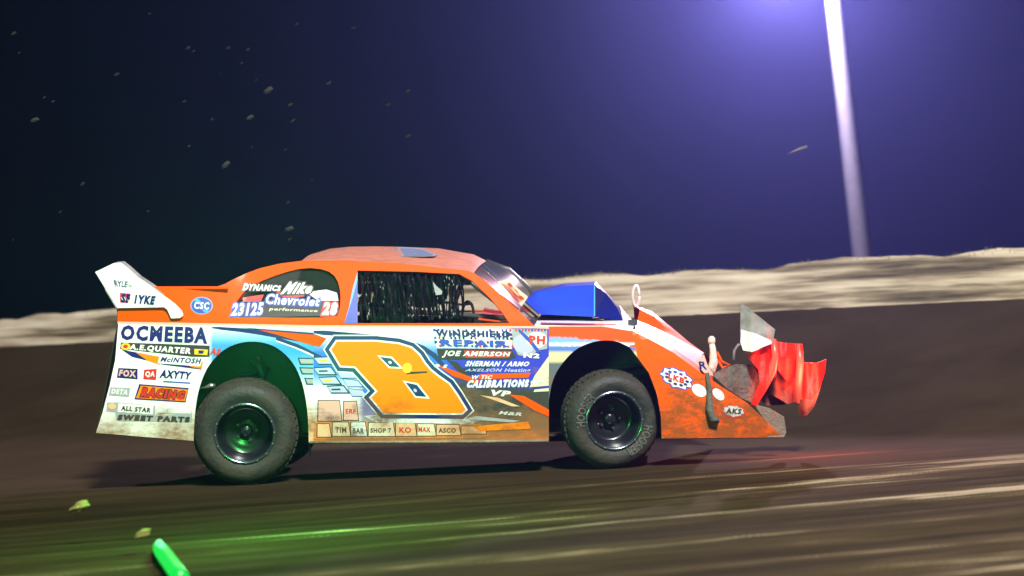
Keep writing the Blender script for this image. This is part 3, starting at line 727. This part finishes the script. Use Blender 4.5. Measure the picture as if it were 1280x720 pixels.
# the big number
B = [(414, 437), (421, 427), (470, 427), (498, 430), (514, 435), (524, 444), (531, 455), (538, 463), (548, 471), (561, 480), (571, 494), (582, 512), (577, 516.5), (480, 516), (464, 497), (472, 489), (444, 458), (426, 457)]
h1 = [(475, 446), (489, 448), (500, 459), (487, 458)]; h2 = [(507, 478), (521, 481), (533, 496), (520, 495)]
dk = Decal()
dk.poly(offset_poly(B, 8.5), 'white', 2.2); dk.poly(offset_poly(B, 7), 'navy', 3.0); dk.poly(offset_poly(B, 2.2), 'white', 3.8); dk.poly(B, 'orange_no', 4.6)
for h in (h1, h2): dk.poly(offset_poly(h, 2.2), 'white', 5.3); dk.poly(h, 'navy', 6)
dk.blob(487.5, 453, 2.2, 1.6, 'white', 6.8, .6); dk.blob(519, 488, 2.6, 1.8, 'lavender', 6.8, .8)
dk.poly([(476, 518), (560, 522), (600, 526), (590, 530), (470, 528), (455, 520)], 'white', 1.9)
dk.build('race_number', door)
dk = Decal(); dk.blob(509, 460, 6, 6.5, 'gold', 6, .2, wob=.1); dk.poly([(503, 449), (510, 452), (516, 450), (512, 456), (506, 455)], 'orange_no', 5.6)
dk.poly([(508, 465), (534, 464), (534, 466), (508, 468)], 'charcoal', 5.4); dk.build('duck_sticker', door)

# -- sill lip
V, Fc = tube([P(x, y, -.955) for x, y in ((387, 553), (480, 552.6), (600, 552), (686, 551))], .010, 8); part('sill_lip', V, Fc, M['tan'], smooth=True)
V, Fc = tube([P(x, y, -.95 if x < 880 else -.8) for x, y in ((827, 547), (880, 547), (980, 546))], .009, 8); part('nose_lip', V, Fc, M['tan'], smooth=True)

# -- hood, scoop, nose
hood = loft('hood', [[P(668, 406.5, -.93), P(715, 407, -.93), P(752, 407, -.93), P(790, 413, -.93)],
              [P(672, 400, -.3), P(715, 400, -.3), P(755, 401, -.3), P(794, 405, -.3)],
              [P(680, 388, .85), P(720, 384, .85), P(750, 381, .85), P(775, 382, .85)]], 'whitec')
dk = Decal(lambda x, y, l: P(x, y, -.93 + .64 * max(0, (407 - y) / 7)) + Vector((0, -.004, .006 + .003 * l)))
dk.poly([(676, 396.5), (755, 399), (755, 401), (676, 399)], 'pink', 1, step=6); dk.build('hood_stripe', hood)
dk = Decal(dk.map); dk.poly([(676, 404.5), (770, 406.5), (770, 408), (676, 406.5)], 'red', 1, step=6)
dk.build('hood_stripe', hood)
sc_o = [(657, 377), (667, 367), (705, 358), (742, 356), (742, 396), (675, 393)]
V = [P(x, y, -.42) for x, y in sc_o] + [P(x + 1, y - 4, .42) for x, y in sc_o]
n6 = len(sc_o); Fc = [tuple(range(n6))[::-1], tuple(range(n6, 2 * n6))] + [(i, (i + 1) % n6, n6 + (i + 1) % n6, n6 + i) for i in range(n6)]
sc_part = part('hood_scoop', V, Fc, M['blue'])
V = [P(743, 356, -.42), P(743, 396, -.42), P(779, 401, -.15), P(771, 384, -.1), P(757, 366, -.2), P(745, 352, .42), P(775, 384, .42), P(779, 396, .42)]
Fc = [(0, 1, 2, 3, 4), (0, 4, 5), (4, 3, 6, 5), (3, 2, 7, 6), (0, 5, 7, 2, 1)]
part('scoop_front', V, Fc, M['bluedark'], parent=sc_part)
V, Fc = tube([P(743, 357, -.43), P(743, 395, -.43)], .006, 6); part('scoop_seam', V, Fc, M['sky'], parent=sc_part)

def c_nose(x, y): return (246, 100, 16)
nose_o = [(790, 413), (812, 424), (842, 441), (876, 466), (905, 485), (933, 503), (956, 524), (976, 544), (972, 547), (880, 547.5), (827, 548), (826, 520), (821, 492), (811, 466), (797, 447), (787, 433)]
nose = panel('nose_fender', nose_o, [], None, mt='orange_nose', step=6, thick=.008)
rowA = [P(x, y, side_y(x, y) + .012) for x, y in ((790, 413), (812, 424), (842, 441), (876, 466))]
rowB = [P(x, y, -.62) + Vector((0, 0, .0)) for x, y in ((794, 411), (815, 421), (845, 437), (872, 456))]
rowC = [P(x, y, .45) for x, y in ((797, 400), (818, 409), (848, 424), (880, 441))]
rowD = [P(x, y, .62) for x, y in ((800, 386), (818, 396), (848, 418), (884, 444))]
rowE = [P(x, y, .88) for x, y in ((792, 382), (815, 389), (850, 418), (890, 452))]
loft('near_fender_top', [rowA, rowB], 'orange_nose', nsub=4)['label'] = 'orange top of the near fender'
slope = loft('hood_slope', [rowB, rowC], 'lavender', nsub=5, crown=.01)
loft('far_fender_top', [rowC, rowD, rowE], 'orange_nose', nsub=3)['label'] = 'orange top of the far fender'
loft('far_nose_fender', [rowE, [p + Vector((0, .03, -.6)) for p in rowE]], 'orange_nose', nsub=3)
dk = Decal(lambda x, y, l: P(x, y, -.1) + Vector((0, -.002 * l, .012 + .003 * l)))
dk.text('CMC', [(834, 423), (846, 429), (843, 434), (831, 428)], 'pink', 1, .05)
dk.build('hood_lettering', slope)
dk = Decal(); 
dk.poly([(868, 452), (880, 443), (884, 455), (892, 470), (880, 466)], 'pink', 2); dk.text('R', [(873, 452), (883, 451), (884, 462), (875, 461)], 'navy', 3, .03)
dk.blob(846, 473, 22, 12, 'midblue', 1, .42, wob=.10); dk.blob(846, 473, 20, 10.5, 'white', 2, .42, wob=.14)
for i in range(11):
    a = i * .57; dk.blob(846 + 13 * math.cos(a), 473 + 7.5 * math.sin(a) + 4 * math.cos(a), 2.6, 1.6, random.choice(['navy', 'midblue', 'red']), 3, .4, 8)
dk.text('LKB', [(836, 466), (856, 473), (855, 480), (835, 473)], 'red', 3.5, .05)
dk.blob(874, 488, 10, 7, 'whitec', 1.5, .6); dk.blob(898, 493, 9, 5.5, 'whitec', 1.5, .8)
dk.blob(917, 515, 15, 8, 'red', 1, .1, wob=.1); dk.blob(917, 514, 13, 6.6, 'white', 2, .1, wob=.12); dk.text('AKS', [(908, 510), (928, 511), (926, 518), (907, 517)], 'charcoal', 3, .06)
dk.build('badge_decals', nose)
# dark clip on the slope, loop, posts
V, Fc = [], []; boxv(P(791, 403, -.45), .035, .03, .022, V, Fc); part('hood_clip', V, Fc, M['cage'])
V, Fc = tube([P(795 + 4.2 * math.cos(a), 370 + 13 * math.sin(a), .8) for a in np.linspace(0, 2 * math.pi, 22)], .012, 7); part('tow_loop', V, Fc, M['pinkw'], smooth=True)
V, Fc = tube([P(x, y, -.97) for x, y in ((884, 466), (887, 490), (887, 512), (891, 524), (899, 526))], [.014, .020, .028, .03, .02], 10); part('nose_strut', V, Fc, M['mesh'], smooth=True)
V, Fc = tube([P(x, y, -.75) for x, y in ((887, 470), (892, 452), (891, 436), (889.5, 428))], [.036, .032, .024, .020], 10)
tube([P(x, y, -.75) for x, y in ((889.5, 430), (889.5, 427.5), (889.5, 423), (889.5, 420))], [.020, .028, .028, .012], 10, V, Fc)
part('nose_post', V, Fc, M['pinkw'], smooth=True)
V, Fc = tube([P(x, y, .2) for x, y in ((896, 440), (902, 452), (912, 456), (903, 460), (897, 450))], .012, 7); part('brace_tube', V, Fc, M['orange'], smooth=True)
def crumple(name, outline, Yf, mt, parent=car, amp=.03, seed=0, thick=.006, step=3, smooth=True, **kw):
    V, Fc = poly_tris(outline, (), step); rr = random.Random(seed); a, b, c = rr.random() * 6, rr.random() * 6, rr.random() * 6
    W = [P(x, y, Yf(x, y) + amp * (math.sin(x * .13 + a) + .7 * math.cos(y * .07 + x * .05 + b) + .35 * math.sin(x * .37 + c))) for x, y in V]
    return part(name, W, Fc, M[mt], parent, thick=thick if mt != 'mesh' else .004, smooth=smooth, **kw)
crumple('torn_mesh', [(890, 468), (904, 461), (920, 455), (940, 456), (950, 470), (951, 488), (941, 504), (925, 497), (908, 485)], lambda x, y: -.55 + (x - 890) * .004, 'mesh', seed=1, amp=.018)
crumple('torn_backing', [(940, 458), (956, 452), (970, 470), (985, 492), (980, 506), (958, 507), (944, 492)], lambda x, y: -.2, 'brownp', seed=8, amp=.03)
V, Fc = tube([P(x, y, -.45) for x, y in ((917, 450), (918, 438), (923, 431), (929, 431), (935, 438), (938, 446))], .011, 8); part('broken_brace', V, Fc, M['greyw'], smooth=True)
crumple('splitter_plate', [(942, 505), (962, 510), (980, 521), (983, 540), (981, 545), (972, 546), (957, 526)], lambda x, y: -.5, 'tan', seed=2, amp=.01)
bn = crumple('torn_nose', [(932, 441), (950, 437), (966, 429), (971, 452), (969, 470), (960, 482), (946, 508), (939, 505), (950, 478), (948, 462), (938, 450)], lambda x, y: -.45, 'redp', seed=3, amp=.05)
bn['label'] = 'crumpled red plastic hanging off the nose'
crumple('torn_fin', [(926, 379), (948, 395), (969, 412), (966, 428), (940, 439.5), (929, 437), (925, 428)], lambda x, y: -.5 + (y - 380) * .001, 'greyw', parent=bn, seed=4, amp=.02)
crumple('white_patch', [(926.5, 412), (945, 417), (963, 425), (965, 429), (940, 440), (929, 438), (925.5, 428)], lambda x, y: -.53 + (y - 380) * .001, 'whitec', parent=bn, seed=4, amp=.02, thick=.004)
crumple('bent_panel', [(968, 426), (985, 429), (1003, 430), (1005, 454), (1002, 500), (985, 505), (962, 492), (958, 478), (968, 455)], lambda x, y: -.25, 'brownp', parent=bn, seed=5, amp=.06)
crumple('bent_panel', [(968, 426), (985, 429), (1003, 430), (1004, 448), (996, 470), (985, 478), (972, 462)], lambda x, y: -.32, 'redp', parent=bn, seed=5, amp=.06)
crumple('bent_panel', [(1003, 453), (1020, 454), (1033, 449), (1031, 466), (1025, 484), (1014, 500), (1003, 498)], lambda x, y: -.2, 'redp', parent=bn, seed=6, amp=.05)
crumple('bent_panel', [(1003, 498), (1014, 500), (1026, 484), (1018, 508), (1009, 519), (999, 522), (998, 508)], lambda x, y: -.21, 'brownp', parent=bn, seed=6, amp=.05)
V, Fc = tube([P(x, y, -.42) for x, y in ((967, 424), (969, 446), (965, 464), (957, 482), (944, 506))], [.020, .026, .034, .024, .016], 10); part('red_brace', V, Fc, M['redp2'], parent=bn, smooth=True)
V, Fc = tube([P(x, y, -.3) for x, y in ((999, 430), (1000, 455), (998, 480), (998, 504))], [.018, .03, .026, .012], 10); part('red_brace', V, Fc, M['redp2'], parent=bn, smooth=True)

rl = bpy.data.lights.new('nose_red_fill', 'POINT'); ro = bpy.data.objects.new('nose_red_fill', rl); col.objects.link(ro); ro.parent = car
ro.location = P(1012, 470, -.42) - ORIG; rl.energy = 50; rl.color = (1, .10, .05); rl.shadow_soft_size = .12  # added red fill for the glow around the torn nose, no lamp fitted
# -- spoiler
sp_o = [(119, 340), (142, 329), (151, 328), (160, 335), (172, 346), (187, 356), (207, 371), (219, 380), (227, 388), (229, 394), (225, 397.5), (214, 398), (209, 387), (205, 384), (147, 385), (133, 363)]
SPm = lambda x, y, l=0: P(x, y, -.975 - .0016 * l)
spn = panel('spoiler_plate', sp_o, [], None, mt='whitec', mapf=SPm, thick=.01, step=20)
spn['label'] = 'white near spoiler side plate with sponsor letters'
dk = Decal(SPm); dk.poly([(150, 366), (163, 367), (160, 379), (150, 378)], 'red', 1); dk.text('QA', [(152, 368), (162, 369), (160, 377), (151, 376)], 'white', 2.2, .05)
dk.text('SF 1YKE', [(152, 367), (195, 370), (192, 381), (151, 378)], 'navy', 3, .06); dk.text('RYLE', [(142, 350), (160, 352), (158, 359), (144, 358)], 'navy', 2, .02)
dk.text('lite', [(160, 354), (166, 355), (164, 359), (158, 358)], 'grey', 2, .02)
dk.build('spoiler_lettering', spn)
a0, a1 = P(132, 361, -.97), P(147, 386, -.97)
part('spoiler_blade', [a0, a1, a1 + Vector((0, 1.9, -.02)), a0 + Vector((0.01, 1.9, -.06))], [(0, 1, 2, 3)], M['greyw'], thick=.008)
ed = [(143, 328.5), (151, 328), (160, 335), (172, 346), (187, 356), (204, 368)]
V = [P(x, y, -.974) for x, y in ed] + [P(x + 4.5, y - 1.5, -.90) for x, y in ed]
part('spoiler_flange', V, [(i, i + 1, i + 7, i + 6) for i in range(5)], M['greyw'], thick=.006)
a0, a1, a2 = P(147, 386, -.93), P(148, 402, -.94), P(122, 540, -.94)
part('rear_panel', [a0, a1, a2, a2 + Vector((0, 1.86, .08)), a1 + Vector((0, 1.86, .08)), a0 + Vector((0, 1.86, .08))], [(0, 1, 4, 5), (1, 2, 3, 4)], M['inner'], thick=.006)

# -- wheel wells
def well(name, arch, depth, z_=0):
    V = []; Fc = []
    for k, (x, y) in enumerate(arch): V += [P(x, y, side_y(x, y) + .012), P(x, y - 2, depth)]
    for k in range(len(arch) - 1): Fc.append((2 * k, 2 * k + 1, 2 * k + 3, 2 * k + 2))
    b = len(V); V += [P(x, y, depth) for x, y in arch]; Fc.append(tuple(range(b, b + len(arch))))
    return part(name, V, Fc, M['inner'])
well('rear_wheel_well', offset_poly(ARCH_R, 1.5), -.2)
well('front_wheel_well', offset_poly([(687, 551)] + ARCH_F + [(797, 447), (811, 466), (821, 492), (826, 520), (827, 547)], 1.0), -.2)
V, Fc = tube([P(x, y, -.86) for x, y in ((243, 486), (256, 484.5), (263, 482), (269, 482))], [.006, .008, .02, .014], 8); part('exhaust_tip', V, Fc, M['chrome'], smooth=True)
V, Fc = [], []
for pts in ([(300, 470), (330, 462), (326, 448)], [(318, 500), (334, 458)]): tube([P(x, y, -.45) for x, y in pts], .02, 8, V, Fc)
tube([P(318, 448, -.5), P(330, 470, -.5)], .032, 10, V, Fc)
part('shock_absorber', V, Fc, M['cage'], smooth=True)
V, Fc = [], []
tube([P(785, 447, -.5), P(800, 452, -.6), P(812, 462, -.7)], .02, 8, V, Fc); tube([P(720, 470, -.4), P(800, 455, -.4)], .02, 8, V, Fc)
part('suspension_arm', V, Fc, M['cage'], smooth=True)
V, Fc = tube([P(387, 553, -.6), P(388, 572, -.6)], .006, 6); part('brake_line', V, Fc, M['cage'])

# -- wheels
def lathe(prof, n_=72):
    V = []; Fc = []; m_ = len(prof)
    for i in range(n_):
        a = 2 * math.pi * i / n_
        for (r, y) in prof: V.append(Vector((r * math.cos(a), y, r * math.sin(a))))
    for i in range(n_):
        for j in range(m_ - 1):
            a = i * m_ + j; b = ((i + 1) % n_) * m_ + j; Fc.append((a, a + 1, b + 1, b))
    return V, Fc
def wheel(c, Rt, Wd, Rr, nrm, name, letter=True, label=None):
    """c centre of the outer face; nrm the outward axis"""
    q_ = (-nrm).to_track_quat('Y', 'Z').to_matrix()
    T = lambda V: [q_ @ v + c for v in V]
    prof = [(Rr, .035), (Rr + .012, .004), (Rr + .03, -.004), (Rt * .74, -.016), (Rt * .86, -.006), (Rt * .94, .016), (Rt * .985, .045), (Rt, .075), (Rt, Wd - .06), (Rt * .97, Wd - .02), (Rt * .85, Wd), (Rr, Wd - .02)]
    V, Fc = lathe(prof, 96); m_ = len(prof)
    fm = [1 if 5 <= (i % (m_ - 1)) <= 9 else 0 for i in range(len(Fc))]
    root = empty(name, c - ORIG); root.parent = car
    if label: root['label'] = label
    O = ORIG + (c - ORIG)
    def wp(nm, V, Fc, mt, **kw): return mesh(nm, V, Fc, mt, root, org=c, **kw)
    ty = wp('tyre', T(V), Fc, [M['tyre'], M['tread']], fm=fm, smooth=True)
    # tread blocks
    V, Fc = [], []
    for i in range(44):
        a = 2 * math.pi * i / 44
        for j in range(5):
            y = .075 + (Wd - .15) * (j + .5) / 5; aa = a + (j % 2) * .07
            r_ = Matrix.Rotation(-aa, 3, 'Y'); boxv(r_ @ Vector((Rt + .004, 0, 0)) + Vector((0, y, 0)), .009, (Wd - .15) / 5 * .42, Rt * math.pi / 44 * .72, V, Fc, rot=r_)
    # (blocks merged into the tread surface pattern of the tyre)
    k = len(ty.data.vertices)
    me = bpy.data.meshes.new('tread_pattern'); me.from_pydata([tuple(v - c) for v in T(V)], [], Fc); me.materials.append(M['tyre']); me.materials.append(M['tread'])
    for p_ in me.polygons: p_.material_index = 1
    bm_ = bmesh.new(); bm_.from_mesh(ty.data); bm_.from_mesh(me); bm_.to_mesh(ty.data); bm_.free(); bpy.data.meshes.remove(me)
    # rim dish
    V, Fc = lathe([(Rr - .008, .03), (Rr - .02, .10), (Rr - .035, .15), (Rr * .72, .185), (Rr * .60, .17), (Rr * .42, .205), (Rr * .30, .20), (.0001, .20)], 72)
    wp('rim', T(V), Fc, M['rim'], smooth=True)
    V, Fc = lathe([(Rr + .014, .004), (Rr + .008, -.008), (Rr - .006, -.008), (Rr - .010, .012), (Rr - .012, .034)], 72); 
    wp('bead_ring', T(V), Fc, M['lip'], smooth=True)
    for i in range(16 if letter else 0):
        V, Fc = [], []
        a = 2 * math.pi * i / 16; tube([Vector((math.cos(a) * (Rr + .001), -.006, math.sin(a) * (Rr + .001))), Vector((math.cos(a) * (Rr + .001), -.016, math.sin(a) * (Rr + .001)))], .006, 6, V, Fc)
        wp('bolt', T(V), Fc, M['chrome'])
    V, Fc = lathe([(.0001, .14), (.03, .14), (.042, .15), (.05, .21)], 24); wp('hub', T(V), Fc, M['rim'], smooth=True)
    for i in range(5 if letter else 0):
        V, Fc = [], []
        a = 2 * math.pi * i / 5; tube([Vector((math.cos(a) * .075, .200, math.sin(a) * .075)), Vector((math.cos(a) * .075, .165, math.sin(a) * .075))], .011, 6, V, Fc)
        wp('wheel_nut', T(V), Fc, M['lip'])
    if letter and letter.strip():
        c2 = bpy.data.curves.new('t', 'FONT'); c2.body = letter; c2.offset = .03; c2.resolution_u = 2; ob = bpy.data.objects.new('t', c2); col.objects.link(ob); bpy.context.view_layer.update()
        mt_ = bpy.data.meshes.new_from_object(ob.evaluated_get(bpy.context.evaluated_depsgraph_get()))
        vs = [(v.co.x, v.co.y) for v in mt_.vertices]; fs = [tuple(p.vertices) for p in mt_.polygons]; bpy.data.objects.remove(ob)
        x1 = max(v[0] for v in vs); rm = (Rr + .03 + Rt * .86) / 2; hgt = .088; span = 1.05
        for cen in ((R(158), R(-40)) if letter else ()):
            V, Fc = [], []; k = 0
            for x, y in vs:
                a = cen + span / 2 - span * x / x1; r_ = rm - hgt / 2 + hgt * y
                V.append(Vector((r_ * math.cos(a), -.0215 + .012 * abs((r_ - rm) / .05), r_ * math.sin(a))))
            Fc += [tuple(k + i for i in f) for f in fs]
            wp('tyre_lettering', T(V), Fc, M['tlet'])
    return root
cr_ = P(306, 543, -.93); cf_ = P(768, 522, -.93)
rr_, rf_ = .375, .352
print('wheel centre heights', cr_.z, cf_.z)
cr_.z = rr_ + .002; cf_.z = rf_ - .004
wheel(cr_, rr_, .36, .215, Vector((.07, -1, -.075)).normalized(), 'wheel', ' ')['label'] = 'rear wheel with wide muddy tyre'
wheel(cf_, rf_, .30, .208, Vector((.16, -1, -.06)).normalized(), 'wheel', 'HOOSIER')['label'] = 'front wheel turned slightly, with pale sidewall lettering'
for (c_, r_, W_) in ((cr_, rr_, .36), (cf_, rf_, .30)):
    wheel(Vector((c_.x, .93, r_ + .012)), r_, W_, .21, Vector((0, 1, 0)), 'wheel', None, 'far wheel in the shadow under the car')

# ------------------------------------------------------------------ light pole
YP = 26.0
pb, pt_ = P(1080, 330, YP), P(1036, -50, YP)
pb2 = pb + (pb - pt_).normalized() * 2.2
pole = empty('light_pole', pb2, label='pale leaning floodlight pole standing behind the dirt berm', cat='light pole')
PM = mat('weathered_galvanised_pole', (.045, .060, .072), .55, metal=.1, bump=.3, bscale=10, var=.18)
ax = (pt_ - pb2)
V, Fc = tube([pb2 + ax * t for t in np.linspace(0, 1, 20)], [.235 - .075 * t for t in np.linspace(0, 1, 20)], 20)
mesh('mast', V, Fc, PM, pole, org=pb2, smooth=True)
V, Fc = tube([pb2 + ax * .14, pb2 + ax * .145], .30, 20); mesh('base_collar', V, Fc, PM, pole, org=pb2, smooth=True)
head_c = P(1000, -38, YP + 1.2)
V, Fc = tube([pt_ + Vector((0, 0, -.1)), head_c + Vector((.6, .3, .02))], .07, 10); mesh('bracket', V, Fc, PM, pole, org=pb2)
V, Fc = tube([head_c + Vector((-1.3, .3, 0)), head_c + Vector((1.6, .3, .05))], .06, 10); mesh('crossarm', V, Fc, PM, pole, org=pb2)
LM = mat('floodlight_glass', (1, 1, 1), .3, emis=(.72, .66, 1), estr=60)
HM = mat('floodlight_housing', (.1, .1, .11), .5)
for i in range(4):
    hc = head_c + Vector((-1.05 + i * .75, -.1, -.05)); d = Vector((0, -.72, -.70)).normalized()
    prof = [(.02, .22), (.10, .20), (.20, .08), (.25, 0), (.235, 0)]
    V, Fc = lathe(prof, 28); q_ = (-d).to_track_quat('Y', 'Z').to_matrix()
    hd = mesh('floodlight', [q_ @ v + hc for v in V], Fc, HM, pole, org=pb2, smooth=True)
    V, Fc = lathe([(.235, .012), (.0001, .012)], 28); mesh('glass', [q_ @ v + hc for v in V], Fc, LM, hd, org=pb2)
fl = bpy.data.lights.new('floodlight_beam', 'POINT'); fo = bpy.data.objects.new('floodlight_beam', fl); col.objects.link(fo); fo.parent = pole
fo.location = (head_c + Vector((-.75, -2.3, -.20))) - pb2; fl.energy = 23000; fl.color = (1.0, .66, .80); fl.shadow_soft_size = .3

# ------------------------------------------------------------------ green glowing tube added in place of a lens-flare streak
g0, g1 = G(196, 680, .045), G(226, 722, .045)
gst = empty('flare_standin', (g0 + g1) / 2, label='bright green glowing tube added on the dirt at the bottom left in place of a flare streak', cat='flare stand-in')
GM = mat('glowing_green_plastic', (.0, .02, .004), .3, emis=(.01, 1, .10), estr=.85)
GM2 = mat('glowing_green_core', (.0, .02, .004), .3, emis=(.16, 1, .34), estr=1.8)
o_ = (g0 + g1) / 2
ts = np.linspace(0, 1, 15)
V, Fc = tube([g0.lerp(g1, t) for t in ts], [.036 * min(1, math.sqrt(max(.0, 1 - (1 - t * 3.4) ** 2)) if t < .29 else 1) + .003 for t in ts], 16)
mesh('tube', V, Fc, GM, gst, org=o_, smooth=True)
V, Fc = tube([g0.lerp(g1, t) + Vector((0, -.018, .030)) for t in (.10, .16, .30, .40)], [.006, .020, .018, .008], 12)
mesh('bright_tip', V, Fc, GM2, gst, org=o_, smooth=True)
gl = bpy.data.lights.new('green_fill_light', 'POINT'); go = bpy.data.objects.new('green_fill_light', gl); col.objects.link(go); go.parent = gst
go.location = (.35, 1.2, 1.05); gl.energy = 270; gl.color = (.06, 1, .10); gl.shadow_soft_size = .25  # added green fill, hung above and beyond the tube to spread its colour

# ------------------------------------------------------------------ flying clods
def clod_mesh(seed, mt, flat=(1, .6, .45)):
    bm = bmesh.new(); bmesh.ops.create_icosphere(bm, subdivisions=3, radius=1); r = random.Random(seed); ph = [r.random() * 6 for _ in range(6)]
    for v in bm.verts:
        c_ = v.co; k = 1 + .22 * math.sin(3 * c_.x + ph[0]) * math.cos(2.6 * c_.y + ph[1]) + .15 * math.sin(6 * c_.z + ph[2] + 3 * c_.x) + .07 * math.sin(13 * c_.x + ph[3]) * math.sin(11 * c_.y + ph[4])
        v.co = Vector((c_.x * flat[0], c_.y * flat[1], c_.z * flat[2])) * k
    me = bpy.data.meshes.new('dirt_clod'); bm.to_mesh(me); bm.free(); me.materials.append(mt)
    return me
CM = mat('damp_clod_dirt', (.009, .011, .008), .9, bump=.6, bscale=20, var=.3)
CM2 = mat('pale_clod_dirt', (.030, .036, .028), .9, bump=.6, bscale=20, var=.3)
CM3 = mat('dry_straw_clod', (.26, .24, .06), .9, bump=.5, bscale=20, var=.3)
CM4 = mat('bluish_dust_clod', (.12, .12, .15), .9)  # pale bluish grey
cms = [clod_mesh(i, CM) for i in range(3)]; cmb = clod_mesh(9, CM2)
small = [(17, 42, 4), (24, 66, 3), (235, 60, 5), (242, 64, 3), (310, 62, 4), (285, 60, 4), (302, 79, 3), (276, 92, 3), (320, 100, 3), (411, 104, 4), (230, 127, 3.4), (55, 122, 3.4), (66, 127, 3), (366, 151, 4), (265, 149, 3), (236, 183, 3.4), (146, 93, 4), (510, 114, 4), (485, 131, 4), (510, 170, 4), (357, 187, 3), (103, 230, 4), (185, 264, 3.4), (187, 17, 4), (371, 30, 4), (442, 35, 4), (363, 131, 4), (362, 299, 3.4), (315, 184, 3), (16, 300, 3), (390, 225, 3), (75, 265, 3), (360, 253, 3)]
def clod(me, px, py, r, Y, label, group=None, rot=None):
    o = bpy.data.objects.new('dirt_clod', me); col.objects.link(o); o.location = P(px, py, Y)
    s = r / (FPX / (Y + 15)); o.scale = (s, s, s); o.rotation_euler = rot or (random.random() * .6, R(-25 + random.uniform(-12, 12)), random.random() * .4)
    return tag(o, label, 'dirt clod', group)
for px, py, r in small:
    clod(random.choice(cms), px, py, r * random.uniform(.55, .95), random.uniform(-1.5, 1.8), 'small faint clod of dirt flying in the dark air above the back of the car', 'faint dirt clods in the dark sky')
clod(cmb, 282, 206, 6, .2, 'brightest clod of dirt in the dark air, high over the rear window', rot=(.2, R(-32), 0))
clod(cmb, 335, 113, 6.5, .6, 'pale slanted dirt clod high in the dark air, above the roof\'s rear end', rot=(.2, R(-25), 0))
clod(cmb, 361, 286, 5.5, -.3, 'pale dirt clod just above the rear slope of the roof', rot=(.1, R(-8), 0))
clod(cmb, 312, 147, 5, .3, 'small pale dirt clod between two larger pale clods in the dark sky', rot=(.1, R(-20), 0))
clod(cmb, 43, 150, 5.5, .4, 'pale dirt clod alone near the left edge of the sky', rot=(.1, R(-10), .4))
clod(clod_mesh(31, CM4, (1, .3, .17)), 997, 188, 13, 1.0, 'thin pale dirt streak flying in the purple glow left of the light pole', rot=(0, R(-20), 0))
clod(clod_mesh(32, CM3, (1, .5, .42)), 99, 634, 13, -4.4, 'yellowish clod flying low over the dirt at the far left, left of the green light', rot=(0, R(-22), 0))
clod(clod_mesh(33, CM3, (1, .5, .42)), 178, 667, 11, -5.0, 'yellowish clod right above the tip of the green glowing tube', rot=(0, R(-25), 0))
